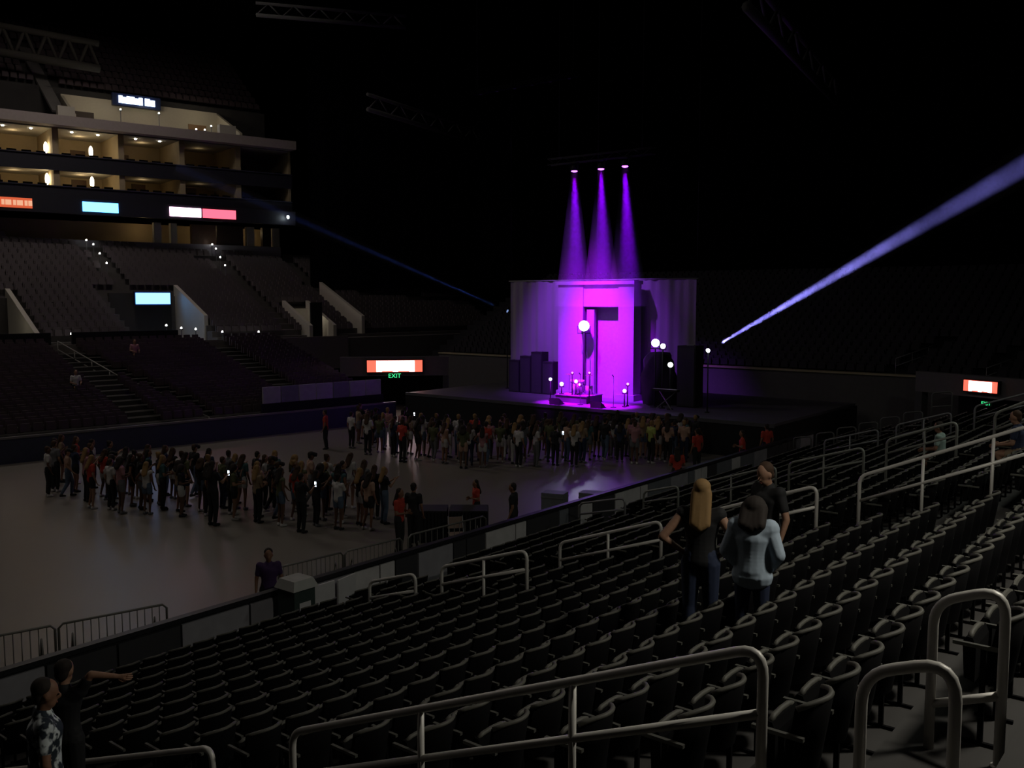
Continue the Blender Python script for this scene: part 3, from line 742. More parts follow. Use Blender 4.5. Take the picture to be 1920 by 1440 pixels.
fixture(S2, 'beam lamp hidden at the left edge of the backdrop', (.2,.3,.6), 1, .09, 1.5, aim=E2)
ax = (E2 - S2).normalized()
haze('haze_shaft', 'thin dim blue light shaft crossing before the black curtain', [S2 + ax*.35, E2], [.14, .45], .02, .2)
spot('blue_beam', S2 + ax*.15, E2, 42000, (.11,.22,1.0), 1.5, .5, .05)
# purple wash on backdrop and deck, from bars on the truss and floor
wt = thing('wash_bar', 'dark wash light bar above the stage front', 'stage light', (-26.2, 33.5, 16.0))
MB().box((-3,-.12,0),(3,.12,.22)).build('housing', curtain_m, wt)
for k in range(6): MB().tube([(-2.5+k,-.0,-.03),(-2.5+k,0,.0)], .08, 10).build('lens', mat('dead_lens', (.03,.02,.05), .3), wt)
for q in (-2.7, 2.7): MB().tube([(q,0,.2),(q,0,16.0)], .015, 6).build('hanging_cable', black, wt)
spot('purple_wash', (-27.2, 33.5, 15.8), (-27.4, 41, 4.6), 13000, (.36,.07,1.0), 46, .9, .2)
for px in (1000, 1075, 1150):
    spot('deck_wash', (on_z(px, 762, 1.5).x, 33.5, 15.8), (on_z(px, 762, 1.5).x, 37.3, 1.5), 120000, (.46,.0,1.0), 11, .8, .2)
spot('arch_wash', (-26.0, 33.5, 15.8), (-26.3, 40.2, 3.6), 80000, (.36,.0,1.0), 27, 1.0, .2)

# house lights
for k, (p, sz, wts, colr) in enumerate(HOUSE):
    t = thing('house_light', ['dim floodlight over the middle of the floor', 'dim floodlight over the near end of the floor', 'dim floodlight over the far middle stand', 'dim floodlight over the far lower stand', 'dim light over the nearest seats', 'dim light over the seats towards the stage'][k], 'light', p)
    MB().box((-sz/2-.1,-sz/2-.1,.05),(sz/2+.1,sz/2+.1,.2)).build('housing', black, t); MB().tube([(0,0,.2),(0,0,31.9-p[2])], .03, 6).build('hanging_rod', black, t)
    L = bpy.data.lights.new('house_light', 'AREA'); L.shape = 'SQUARE'; L.size = sz; L.energy = wts; L.color = colr
    o = bpy.data.objects.new('house_lamp', L); COL.objects.link(o); o.location = (p[0], p[1], p[2]-.02)

# ================================================================ NEAR SEATS
PITCH = .43
def seat_meshes():
    n = 9; vs = []; fcs = []
    def back(v, z, off):   # curved shell, sides wrap forward
        return (.115*(v/.2)**2 - (z-.4)*.16 - off, v, z)
    zs = (.36, .58, .78)
    for off in (0, .03):
        for z in zs:
            for i in range(n):
                v = -.183 + .366*i/(n-1); vs.append(back(v, z - (.03*(abs(v)/.183)**3 if z > .7 else 0), off))
    for o_ in (0, 1):
        b = o_*3*n
        for k in range(2):
            for i in range(n-1):
                q = (b+k*n+i, b+k*n+i+1, b+(k+1)*n+i+1, b+(k+1)*n+i); fcs.append(q if o_ == 0 else q[::-1])
    for i in range(n-1): fcs.append((2*n+i, 2*n+i+1, 5*n+i+1, 5*n+i))
    bk = MB().add(vs, fcs); bk.smooth = True
    rim = MB().tube([back(-.186 + .0372*i, .785 - .035*(abs(-.186+.0372*i)/.186)**3, .015) for i in range(11)], .017, 6)
    pan = MB(); pv = []
    for (x, z) in ((.15,.36),(.21,.38),(.225,.60),(.205,.635),(.17,.63),(.15,.58)):
        for v in (-.17, .17): pv.append((x, v, z))
    pf = [(2*i, 2*i+1, (2*i+3) % 12, (2*i+2) % 12) for i in range(6)] + [(0,2,4,6,8,10), (11,9,7,5,3,1)]
    pan.add(pv, pf)
    edge = MB().tube([(.187,-.15,.622),(.192,-.1,.637),(.194,0,.641),(.192,.1,.637),(.187,.15,.622)], .018, 6)
    arm = MB().bar((-.02,.203,.60),(.27,.203,.60),.026,.022)
    leg = MB().bar((.10,.203,.0),(.10,.203,.59),.026,.03).box((.0,.19,0),(.22,.216,.02))
    return [('backrest', bk, seat_m, None), ('back_rim', rim, rim_m, 'backrest'), ('seat_pan', pan, seat_m, None), ('pan_edge', edge, rim_m, 'seat_pan'), ('armrest', arm, arm_m, None), ('support_leg', leg, seat_m, None)]
SM = seat_meshes()
GAPS = [(3.75, 4.6), (12.9, 14.2), (20.2, 21.2), (29.2, 30.2), (34.2, 35.3)]
spots = []
for a in [A0 + ROWD*i for i in range(-7, -1)] + ROWS:
    y = -4.0
    while y < 39.2:
        if any(g0 - .2 < y < g1 + .2 for g0, g1 in GAPS): y += .05; continue
        if a < 1.5 and y < 5.9: y += PITCH; continue
        if (a > 7.6 and 10.95 < y < 11.65) or (2.2 < a < 5.5 and 14.0 < y < 15.3) or (a > 10.5 and 19.1 < y < 19.7): y += .05; continue
        spots.append((a, y)); y += PITCH
SITTERS = [(1912, 860, ROWS[3]), (1762, 795, ROWS[6])]; OCC = []
for px, py, a in SITTERS:
    yy = on_x(px, py, -(a+.2)).y; q = min((t for t in spots if abs(t[0]-a) < .01), key=lambda t: abs(t[1]-yy)); spots.remove(q); OCC.append(q)
def project(p):
    v = Vector(p) - EYEV; F = Vector((-SP*CI, CP*CI, -SI)); Rv = Vector((CP, SP, 0)); U = Vector((-SP*SI, CP*SI, CI))
    d = v.dot(F); return (960 + FPX*v.dot(Rv)/d, 720 - FPX*v.dot(U)/d, d) if d > .2 else (-9999, 0, d)
seen = []; rest = []
for a, y in spots:
    px, py, d = project((-a, y, tread(a)+.75))
    (seen if -10 < px < 1925 and 0 < py < 1450 else rest).append((d, a, y, px, py))
seen.sort()
near300 = seen[:300]; others = seen[300:] + rest
tpl = thing('arena_seat', 'black tip-up arena seat with rim coloured pale as if lit from above, in the near stand', 'seat', (0,0,0), math.pi, 'tip-up seats of the near stand')
made = {}
for nm, mb, m, par in SM: made[nm] = mb.build(nm, m, made[par] if par else tpl)
for k, (d, a, y, px, py) in enumerate(near300):
    loc = (-a, y, tread(a))
    if k == 0: tpl.location = loc
    else: dup(tpl, loc, math.pi)
def folded_down(loc, rz, label):
    o = dup(tpl, loc, rz, label); o['group'] = 'seats folded down in use'
    for c in o.children:
        if c.name.startswith('seat_pan'): c.rotation_euler = (0, math.pi/2, 0); c.location = (.13-.45, 0, .45+.13)
    return o
folded_down((-OCC[0][0], OCC[0][1], tread(OCC[0][0])), math.pi, 'arena seat folded down under the navy-shirted spectator')
folded_down((-OCC[1][0], OCC[1][1], tread(OCC[1][0])), math.pi, 'arena seat folded down under the mint-shirted spectator')
for (a_, w), lb in zip(FAR_SIT, ('white-shirted', 'pink-topped')):
    folded_down(FAR.pt(a_, w+.15, far_low(w)), -FAR.ang, f'arena seat folded down under the {lb} spectator in the far lower stand')
# the remaining seats of the stand, rows running down to the floor
for nm, keys, m in (('near_stand_seats', ('backrest','seat_pan','support_leg'), seat_m), ('near_stand_seat_rims', ('back_rim','pan_edge','armrest'), rim_m)):
    big = MB()
    for d, a, y, px, py in others:
        if a > 1 and (px < -400 or px > 2300): continue
        z = tread(a)
        for key, mb, _, _ in SM:
            if key in keys: big.add([(-a - v[0], y - v[1], z + v[2]) for v in mb.v], mb.f)
    big.smooth = False
    o = big.build(nm, m)
    if nm == 'near_stand_seats': tag(o, 'further rows of black seats in the near stand', 'seats', None, 'stuff'); base_rows = o
    else: o.name = 'rims'; o.parent = base_rows; o['kind'] = 'stuff'
# aisle steps
stp = MB()
for g0, g1 in GAPS:
    for a in ROWS: stp.box((-a+.14, g0+.02, tread(a)-.02), (-a-.21, g1-.02, tread(a)+.10))
struct(stp.build('aisle_steps', mat('step_concrete', (.11,.10,.085), .9, var=.2)), 'concrete aisle steps between the near seat blocks')

# ================================================================ HANDRAILS
def corner(p, c, q, r, n=6):
    p, c, q = Vector(p), Vector(c), Vector(q); a = c + (p-c).normalized()*r; b = c + (q-c).normalized()*r
    return [(a*(1-t)**2 + c*2*t*(1-t) + b*t*t) for t in [i/n for i in range(n+1)]]
def handrail(t, lo, hi, label, mids=(), gap=.36, r=.029, rad=.16, group=None, m=steel, bar=True, name='handrail'):
    """two-bar rail running down an aisle in the plane y = t; lo / hi are its photo ends"""
    A, B = on_y(lo[0], lo[1], t), on_y(hi[0], hi[1], t)
    gz = lambda p: min(tread(-p.x) - .02, p.z - .5)
    root = thing(name, label, 'handrail', (A.x, t, gz(A)), 0, group); L = root.location.copy()
    rad = min(rad, (B-A).length*.42)
    fa, fb = Vector((A.x, t, gz(A))), Vector((B.x, t, gz(B)))
    path = [fa] + corner(fa, A, B, rad*.8) + corner(A, B, fb, rad) + [fb]
    MB().tube([p - L for p in path], r, 10).build('top_rail', m, root)
    if bar:
        dz = Vector((0,0,gap)); MB().tube([A - dz - L, B - dz - L], r*.9, 10).build('mid_rail', m, root)
    for px in mids:
        k = (on_y(px, 720, t).x - A.x) / (B.x - A.x); p = A.lerp(B, k); MB().tube([p - L, Vector((p.x, t, gz(p))) - L], r*.85, 8).build('post', m, root)
    for f in (fa, fb): MB().tube([f - L, f - L + Vector((0,0,.015))], r*1.5, 10).build('foot_plate', m, root)
    return root
far_st = mat('far_rail_steel', (.30,.31,.28), .5, .2, var=.1)
handrail(4.5, (548,1373), (1432,1213), 'long steel two-bar handrail beside the nearest seat block', (783,1077))
handrail(4.5, (-60,1452), (398,1402), 'steel handrail low on the nearest aisle, below the long one')
handrail(4.5, (1617,1262), (1795,1240), 'short steel hoop handrail at the head of the nearest aisle', rad=.2, gap=.62, name='hoop_rail')
handrail(5.7, (1752,1128), (1888,1104), 'short steel hoop handrail standing beyond the other hoop by the first row', rad=.2, gap=.62, name='hoop_rail')
handrail(11.3, (828,1063), (988,1032), 'steel handrail below the front seats, with one mid post', (906,), .30)
handrail(11.3, (693,1091), (779,1076), 'small steel handrail nearest the dasher board panels', (), .30)
handrail(14.0, (1050,1018), (1240,977), 'steel handrail left of the blonde woman, with one mid post', (1143,), .33)
handrail(14.0, (1342,956), (1532,911), 'steel handrail behind the man in black', (1440,), .33)
handrail(15.0, (1612,893), (1935,797), 'very long steel two-bar handrail running up from the man in black', (1737,1868), .40)
handrail(21.0, (1322,904), (1455,874), 'steel handrail seen over the blonde woman and the man', (1375,), .30, m=far_st)
handrail(21.0, (1207,922), (1272,911), 'small steel handrail beside the purple floor glow', (), .28, m=far_st)
handrail(19.4, (1087,944), (1172,934), 'dim steel handrail at the floor edge in the purple glow', (), .28, m=dimsteel)
handrail(21.0, (1480,868), (1620,839), 'steel handrail up the aisle from the man in black', (1549,), .30, m=far_st)
handrail(21.0, (1663,825), (1795,790), 'steel handrail before the pale-shirted spectator', (1738,), .30, m=far_st)
handrail(21.0, (1866,775), (1940,747), 'steel handrail below the bright sign', (), .35, m=far_st)
handrail(30.0, (1546,826), (1647,805), 'thin handrail beside the row of far hoops', (1597,), .34, m=dimsteel)
handrail(30.0, (1681,797), (1784,773), 'thin handrail under the tallest far hoop', (1735,), .34, m=dimsteel)
handrail(30.0, (1828,762), (1930,736), 'thin handrail right under the bright sign', (), .34, m=dimsteel)
for px0, px1, py in ((1488,1521,819),(1531,1564,811),(1570,1605,801),(1611,1646,792),(1652,1687,782),(1695,1730,772),(1748,1786,735)):
    handrail(35.2, (px0,py+2), (px1,py-1), 'one of the rounded hoop rails stepping up the far aisle' if py != 735 else 'tall rounded hoop rail topping the far aisle', (), .5, group='far hoop rails' if py != 735 else None, m=mat('hoop_dim', (.12,.12,.12), .5, .3), name='hoop_rail')
# rails on the end parapet
def free_rail(A, B, base, label, m=dimsteel):
    root = thing('handrail', label, 'handrail', (A.x, A.y, base)); L = root.location.copy()
    for dz in (0, .38): MB().tube([A - L - Vector((0,0,dz)), B - L - Vector((0,0,dz))], .022, 8).build('rail', m, root)
    for k in (0, .33, .66, 1): p = A.lerp(B, k); MB().tube([p - L, Vector((p.x, p.y, base)) - L], .018, 8).build('post', m, root)
free_rail(on_y(1680,672,48), on_y(1772,640,51), 2.6, 'faint double rail on the end stand left of the bright sign')
free_rail(on_y(1850,690,48), on_y(1930,662,51), 2.6, 'faint double rail on the end stand above the bright sign')
# rails down the far lower stand
def far_rail(pa, wa, pb, wb_, label):
    s, z = FAR.px(pa[0], pa[1], wa); A = FAR.pt(s, wa, z); s, z = FAR.px(pb[0], pb[1], wb_); B = FAR.pt(s, wb_, z)
    root = thing('handrail', label, 'handrail', A - Vector((0,0,1.0))); L = root.location.copy(); m = mat('far_stand_rail', (.28,.27,.25), .5, .3)
    for dz in (0, .45): MB().tube([A - L - Vector((0,0,dz)), B - L - Vector((0,0,dz))], .035, 8).build('rail', m, root)
    for k in (0, .25, .5, .75, 1): p = A.lerp(B, k); MB().tube([p - L, p - L - Vector((0,0,1.0))], .03, 6).build('post', m, root)
far_rail((108,640), 12, (240,715), 6.5, 'upper stair rail of the far lower stand')
far_rail((250,722), 6.2, (392,782), 1.2, 'lower stair rail of the far lower stand')
far_rail((398,690), 11.5, (478,735), 6, 'stair rail at the corner end of the far lower stand')

# ================================================================ FLOOR FURNITURE
def barrier(A, B, label, group):
    """one crowd barrier between two top corners"""
    A, B = Vector(A), Vector(B); root = thing('crowd_barrier', label, 'barrier', (A.x, A.y, 0), 0, group); L = root.location.copy(); h = A.z
    g = Vector((0,0,h-.18)); m = mat('barrier_zinc', (.17,.165,.15), .5, .5)
    fr = [A - g, A, B, B - g, A - g]; MB().tube([p - L for p in (A-g, A-g*.08, A.lerp(B,.04), A.lerp(B,.96), B-g*.08, B-g)], .022, 8).build('frame', m, root)
    MB().tube([A-g-L, B-g-L], .018, 6).build('bottom_bar', m, root)
    n = 14
    for k in range(1, n): p = A.lerp(B, k/n); MB().tube([p - L - Vector((0,0,.02)), p - g - L], .009, 5).build('bar', m, root)
    d = (B-A).normalized(); sd = Vector((-d.y, d.x, 0))*.3
    for k in (.12, .88):
        p = A.lerp(B, k); p = Vector((p.x, p.y, 0)); MB().tube([p - L + sd, p - L + Vector((0,0,h-.2)), p - L - sd], .015, 6).build('foot', m, root)
def fence(pa, pb, n, label, group, z=1.1):
    A, B = on_z(pa[0], pa[1], z), on_z(pb[0], pb[1], z)
    for k in range(n): barrier(A.lerp(B, k/n), A.lerp(B, (k+.97)/n), label, group)
fence((-130,1216), (318,1131), 2, 'zinc crowd barrier on the open floor by the near dasher', 'barriers on the open floor')
fence((522,1064), (757,1008), 2, 'zinc crowd barrier between the purple-shirted man and the queue', 'barriers below the queue')
fence((765,1004), (915,966), 1, 'zinc crowd barrier before the black-skirted tables', None)
def table(pa, pb, label):
    A, B = pa, pb; d = B - A; rz = math.atan2(d.y, d.x); L = d.length
    t = thing('skirted_table', label, 'table', A, rz)
    MB().box((0,-.4,.82),(L,.4,.88)).build('tabletop', mat('table_black', (.015,.015,.016), .6), t)
    sk = MB(); n = 40; vs = []; fcs = []
    rim = [(L*i/n, -.41 + .02*math.sin(i*1.7), 0) for i in range(n+1)] + [(L+.01,-.2,0),(L+.01,.2,0)] + [(L*(n-i)/n, .41 + .02*math.sin(i*1.7), 0) for i in range(n+1)] + [(-.01,.2,0),(-.01,-.2,0)]
    for x, y, _ in rim: vs += [(x, y, .01), (x, y*.985, .86)]
    N = len(rim)
    for i in range(N): fcs.append((2*i, 2*((i+1) % N), 2*((i+1) % N)+1, 2*i+1))
    sk.add(vs, fcs).build('skirt', mat('skirt_black', (.008,.008,.01), .9), t)
TB0, TB1 = on_z(768, 1011, 0), on_z(915, 1011, 0)
table(TB0, TB0.lerp(TB1, .485), 'black-skirted table nearest the queue')
table(TB0.lerp(TB1, .515), TB1, 'black-skirted table before the red-shirted guard')
p = on_z(853, 985, .88)
bx = thing('folding_chair', 'small folding chair before the black-skirted tables', 'chair', on_z(856,1032,0), .9)
cm = mat('chair_tan', (.30,.22,.18), .6)
MB().box((-.2,-.2,.42),(.2,.2,.45)).build('seat', cm, bx); MB().box((-.2,.18,.55),(.2,.21,.85)).build('backrest', cm, bx)
for q in (-.19,.19):
    MB().bar((q,-.22,0),(q,.2,.88),.02,.02).build('leg', dimsteel, bx); MB().bar((q,.22,0),(q,-.18,.44),.02,.02).build('leg', dimsteel, bx)
bp_ = on_x(556, 1110, -13.78)
bn = thing('waste_bin', 'dark waste bin with pale lid by the near dasher', 'bin', (-13.78, bp_.y, .0))
MB().box((-.24,-.24,0),(.24,.24,1.25)).build('body', mat('bin_green', (.03,.05,.045), .7), bn)
MB().add([(-.29,-.29,1.25),(.29,-.29,1.25),(.29,.29,1.25),(-.29,.29,1.25),(-.22,-.22,1.42),(.22,-.22,1.42),(.22,.22,1.42),(-.22,.22,1.42)], [(3,2,1,0),(4,5,6,7),(0,1,5,4),(1,2,6,5),(2,3,7,6),(3,0,4,7)]).build('lid', mat('bin_lid', (.42,.42,.40), .5), bn)
MB().box((.24,-.13,.75),(.25,.13,1.0)).build('notice', white_p, bn)
for k, (px, py) in enumerate(((606,1124),(650,1112))):
    q = on_x(px, py, -13.85); eq = thing('sign_stand', ['pale sign stand beside the waste bin', 'pale sign stand further along the dasher from the bin'][k], 'sign', (-13.85, q.y, .0), .2*k)
    MB().box((-.02,-.28,.62),(.02,.28,1.12)).build('board', white_p, eq); MB().tube([(0,0,0),(0,0,.65)], .02, 6).build('pole', dimsteel, eq); MB().box((-.2,-.2,0),(.2,.2,.02)).build('base', dimsteel, eq)
for px in (1040, 1110):
    q = on_z(px, 968, 0); fb = thing('road_case', 'grey road case on the floor by the purple glow' if px == 1040 else 'low dark road case right inside the purple glow', 'case', (max(q.x, -15.9) if q.x > -14.6 else q.x, q.y, 0), .3)
    MB().box((-.35,-.25,.08),(.35,.25,.75)).build('body', tones[2], fb); MB().box((-.36,-.26,.6),(.36,.26,.63)).build('lid_seam', dimsteel, fb)
    for ax_ in (-.28,.28):
        for ay in (-.18,.18): MB().tube([(ax_,ay-.02,.04),(ax_,ay+.02,.04)], .04, 8).build('castor', amp_m, fb)

# ================================================================ PEOPLE
TMP = bpy.data.scenes.new('tmp')
def remesh(mb, vox, it=4):
    ob = bpy.data.objects.new('tmp', mb.mesh('tmp')); TMP.collection.objects.link(ob)
    r = ob.modifiers.new('r', 'REMESH'); r.mode = 'VOXEL'; r.voxel_size = vox; r.use_smooth_shade = True
    sm = ob.modifiers.new('s', 'SMOOTH'); sm.iterations = it; sm.factor = .5
    vl = TMP.view_layers[0]; vl.update(); dg = vl.depsgraph
    me = bpy.data.meshes.new_from_object(ob.evaluated_get(dg)); old = ob.data
    bpy.data.objects.remove(ob); bpy.data.meshes.remove(old); me.shade_smooth(); me.materials.clear()
    return me
V = Vector
def figure(pose=None, vox=.022, hair='short', sleeves='short', legs='trousers', fat=1.0, oversize=0.0, hat=False):
    """meshes of a person facing +Y, feet at z = 0, 1.72 m tall"""
    J = dict(P=V((0,0,.95)), C=V((0,.01,1.30)), N=V((0,0,1.44)), H=V((0,.03,1.60)))
    for sd, s_ in (('L', -1), ('R', 1)):
        J['S'+sd] = V((s_*.17,0,1.40)); J['E'+sd] = V((s_*.235,-.03,1.13)); J['W'+sd] = V((s_*.245,.06,.89))
        J['h'+sd] = V((s_*.09,0,.92)); J['K'+sd] = V((s_*.10,.02,.50)); J['A'+sd] = V((s_*.105,-.03,.09))
    if pose: J.update({k: V(v) for k, v in pose.items()})
    ux = (J['SR'] - J['SL']).normalized()
    def torso(m, g, top=True):
        tu = (J['C'] - J['P']).normalized(); tf = tu.cross(ux).normalized(); TR_ = Matrix((ux, tf, tu)).transposed()
        for k in range(9):
            t_ = k/8; wd = .158 - .05*math.sin(t_*math.pi)*.55 + .008*t_; dp = .112 - .02*math.sin(t_*math.pi)*.7
            m.ell(J['P'].lerp(J['C'], t_), (wd*fat+g, dp*fat+g, .105+g), 16, 10, TR_)
        for sd in 'LR': m.cap(J['C'], J['S'+sd], .10+g, .062+g)
        if top: m.cap(J['C'], J['N'], .09+g, .06+g)
    def arm(m, sd, g, a, b):   # a..b along shoulder-elbow-wrist (0..2)
        S, E, W = J['S'+sd], J['E'+sd], J['W'+sd]
        if a < 1:
            e = min(b, 1); m.cap(S.lerp(E, a), S.lerp(E, e), .055-.013*a+g, .055-.013*e+g)
        if b > 1: m.cap(E.lerp(W, max(0, a-1)), E.lerp(W, b-1), .042+g, (.042-.014*(b-1))+g)
    def leg(m, sd, g, b):
        H_, K, A = J['h'+sd], J['K'+sd], J['A'+sd]; e = min(b, 1)
        m.cap(H_, H_.lerp(K, e), .09*fat+g, (.09-.03*e)*fat+g)
        if b > 1: m.cap(K, K.lerp(A, b-1), .058+g, (.058-.02*(b-1))+g)
    body = MB(); torso(body, -.008)
    up = (J['H'] - J['N']).normalized(); fw = (up.cross(ux)*-1); fw = ux.cross(up)*-1 if fw.y < 0 else fw
    fw = V((0,1,0)) if fw.length < .1 else fw.normalized()
    body.cap(J['N'], J['H'] - up*.06, .056, .052)
    Rm = Matrix((ux, fw, up)).transposed()
    body.ell(J['H'] + up*.02, (.077,.093,.108), 14, 10, Rm); body.ell(J['H'] - up*.06 + fw*.03, (.058,.062,.062), 12, 8, Rm)
    body.ell(J['H'] - up*.012 + fw*.10, (.014,.022,.026), 8, 6, Rm)
    for s_ in (-1, 1): body.ell(J['H'] + ux*s_*.08, (.012,.024,.034), 8, 6, Rm)
    for sd in 'LR':
        arm(body, sd, 0, 0, 2); leg(body, sd, -.004, 2)
        A = J['A'+sd]; body.cap(A, A + V((0,.02,-.03)), .04, .035)
        W = J['W'+sd]; d = (W - J['E'+sd]).normalized(); sx_ = d.cross(fw); sx_ = sx_.normalized() if sx_.length > .1 else ux
        for e in (-.02, .02): body.cap(W, W + d*.085 + sx_*e, .022, .018)
    bm_ = remesh(body, vox, 4)
    # fingers joined on, unequal and bent, thumb from the side of the palm
    fg = MB()
    for sd, s_ in (('L', -1), ('R', 1)):
        W = J['W'+sd]; d = (W - J['E'+sd]).normalized(); sx_ = d.cross(fw); sx_ = sx_.normalized() if sx_.length > .1 else ux
        pn = sx_.cross(d).normalized()
        if pn.dot(fw) < 0: pn = -pn
        for k, ln in enumerate((.062,.072,.068,.055)):
            b = W + d*.08 + sx_*(-.027+.018*k); fg.tube([b, b + d*ln*.5 + pn*.008, b + d*ln*.85 + pn*.028, b + d*ln + pn*.045], [.0095,.009,.008,.006], 6)
        b = W + d*.03 + sx_*(.03*(-s_)); fg.tube([b, b + d*.035 + sx_*(.018*-s_) + pn*.012, b + d*.065 + sx_*(.02*-s_) + pn*.03], [.011,.010,.007], 6)
    fm = fg.mesh('f'); b2 = bmesh.new(); b2.from_mesh(bm_); b2.from_mesh(fm); b2.to_mesh(bm_); b2.free(); bpy.data.meshes.remove(fm); bm_.shade_smooth()
    out = [('body', bm_, 'skin')]
    top = MB(); torso(top, .014 + oversize)
    for sd in 'LR': arm(top, sd, .012 + oversize*.7, 0, {'short': .62, 'long': 1.95, 'none': .05}[sleeves])
    if oversize: top.cap(J['P'] + V((-.07,0,-.06)), J['P'] + V((.07,0,-.06)), .12+oversize, .12+oversize)
    out.append(('top', remesh(top, vox*.9, 6), 'top'))
    bot = MB()
    for e in (-.06, .06): bot.cap(J['P'] + ux*e, J['P'] + ux*e + V((0,0,.06)), .113*fat, .105*fat)
    for sd in 'LR': leg(bot, sd, .014, 1.9 if legs == 'trousers' else .45)
    out.append((legs, remesh(bot, vox*.9, 3), 'bottom'))
    for sd in 'LR':
        A = J['A'+sd]; sh = MB(); sh.cap(A + V((0,-.02,-.045)), A + V((0,.13,-.058)), .045, .036); sh.cap(A + V((0,-.01,-.02)), A + V((0,.05,-.05)), .045, .042)
        out.append(('shoe', remesh(sh, max(.014, vox*.7), 2), 'shoe'))
    hr = MB(); c = J['H'] + up*.055 - fw*.035
    hr.ell(c, (.087,.088,.085), 14, 10, Rm); hr.ell(J['H'] - fw*.052, (.076,.055,.09), 12, 8, Rm)
    if hair == 'long':
        for e in (-.05, -.025, 0, .025, .05): hr.cap(J['H'] - fw*.05 + ux*e, J['N'] - fw*(.105-.25*abs(e)) + ux*e*1.25 - up*(.17-.8*abs(e)), .052, .043)
    if hair == 'bushy':
        hr.ell(J['H'] - fw*.03 + up*.02, (.125,.12,.12), 14, 10, Rm)
        for e in (-.07, -.035, 0, .035, .07): hr.cap(J['H'] - fw*.04 + ux*e, J['N'] - fw*.10 + ux*e*1.3 - up*(.07-.5*abs(e)), .075, .055)
    if hair == 'bun': hr.ell(J['H'] - fw*.10 + up*.09, (.045,.045,.045), 10, 8)
    out.append(('hair', remesh(hr, vox*.9, 3), 'hair'))
    if vox < .02:
        for s_ in (-1, 1): out.append(('eye', MB().ell(J['H'] + up*.012 + fw*.092 + ux*s_*.032, (.012,.007,.007), 8, 6, Rm).mesh('eye'), 'hair'))
        out.append(('mouth', MB().ell(J['H'] - up*.062 + fw*.091, (.022,.007,.006), 8, 6, Rm).mesh('mouth'), 'lip'))
    if hat:
        ht = MB().ell(J['H'] + up*.07, (.092,.10,.075), 14, 8, Rm); ht.tube([J['H'] + up*.06 + fw*.06, J['H'] + up*.055 + fw*.17], [.075,.06], 12); out.append(('cap', ht.mesh('cap'), 'cap'))
    return out
def C_(r, g, b, nm, rough=.8, var=.12): return mat('cloth_' + nm, (r, g, b), rough, var=var, scale=20)
SKINS = [C_(.36,.20,.13,'skin_a',.6), C_(.26,.13,.08,'skin_b',.6), C_(.13,.065,.04,'skin_c',.6)]
HAIRS = [C_(.02,.013,.01,'hair_black'), C_(.06,.03,.015,'hair_brown'), C_(.30,.18,.07,'hair_blonde')]
CL = {'white': C_(.55,.53,.52,'white'), 'black': C_(.012,.012,.014,'black'), 'pink': C_(.42,.20,.22,'pink'), 'red': C_(.50,.05,.03,'red'), 'grey': C_(.16,.16,.17,'grey'),
      'navy': C_(.02,.03,.07,'navy'), 'olive': C_(.10,.11,.05,'olive'), 'peach': C_(.48,.30,.22,'peach'), 'denim': C_(.09,.13,.20,'denim'), 'lime': C_(.42,.50,.12,'lime'),
      'purple': C_(.05,.02,.09,'purple'), 'teal': C_(.05,.12,.13,'teal'), 'sky': C_(.45,.55,.66,'sky'), 'mint': C_(.30,.40,.36,'mint'), 'tan': C_(.30,.22,.14,'tan')}
def add_person(meshes, label, loc, rz, skin, hair, top, bottom, shoe='black', group=None, scale=1.0):
    root = thing('person', label, 'person', loc, rz, group); root.scale = (scale,)*3
    m = {'skin': skin, 'hair': hair, 'top': CL[top] if isinstance(top, str) else top, 'bottom': CL[bottom], 'shoe': CL[shoe], 'cap': CL['black'], 'lip': C_(.22,.07,.06,'lip')}
    for nm, me, key in meshes:
        if not me.materials: me.materials.append(m[key])
        o = bpy.data.objects.new(nm, me); COL.objects.link(o); o.parent = root
        o.material_slots[0].link = 'OBJECT'; o.material_slots[0].material = m[key]
    return root
FOLD = dict(EL=(-.24,.02,1.12), WL=(-.06,.20,1.16), ER=(.24,.02,1.12), WR=(.06,.22,1.12))
PHONE = dict(ER=(.22,.12,1.16), WR=(.12,.32,1.34), EL=(-.22,.10,1.15), WL=(-.06,.31,1.30))
HIP = dict(EL=(-.36,-.06,1.16), WL=(-.17,.06,1.02))
WALK = dict(KL=(-.09,.14,.52), AL=(-.10,.10,.10), KR=(.10,-.02,.50), AR=(.10,-.24,.13), WL=(-.25,-.06,.90), WR=(.25,.16,.92))
UPARM = dict(ER=(.30,.05,1.56), WR=(.22,.10,1.80))
LEAN = dict(KL=(-.13,.05,.50), AL=(-.20,-.02,.09), H=(.03,.04,1.60))
F = [figure(None, hair='short'), figure(HIP, hair='long', legs='shorts', sleeves='none'), figure(FOLD, hair='long'), figure(PHONE, hair='bun', legs='shorts'),
     figure(WALK, hair='short', hat=True), figure(LEAN, hair='long', legs='shorts'), figure(FOLD, hair='bushy', legs='shorts'), figure(PHONE, hair='long')]
def fig_desc(k): return ['short-haired', 'long-haired', 'long-haired', 'bun-haired', 'capped', 'long-haired', 'bushy-haired', 'long-haired'][k]
tops = ['black','white','pink','grey','black','peach','navy','olive','black','white','teal','red','black','grey','tan']
bots = ['denim','black','navy','denim','grey','black','white']
def interp(tab, x):
    for (x0, y0), (x1, y1) in zip(tab, tab[1:]):
        if x <= x1: return y0 + (y1-y0)*max(0, (x-x0)/(x1-x0))
    return tab[-1][1]
rc = random.Random(11)
FLOOR_PEOPLE = []
def later(pos, reach, make): FLOOR_PEOPLE.append([Vector((pos[0], pos[1])), reach, make])
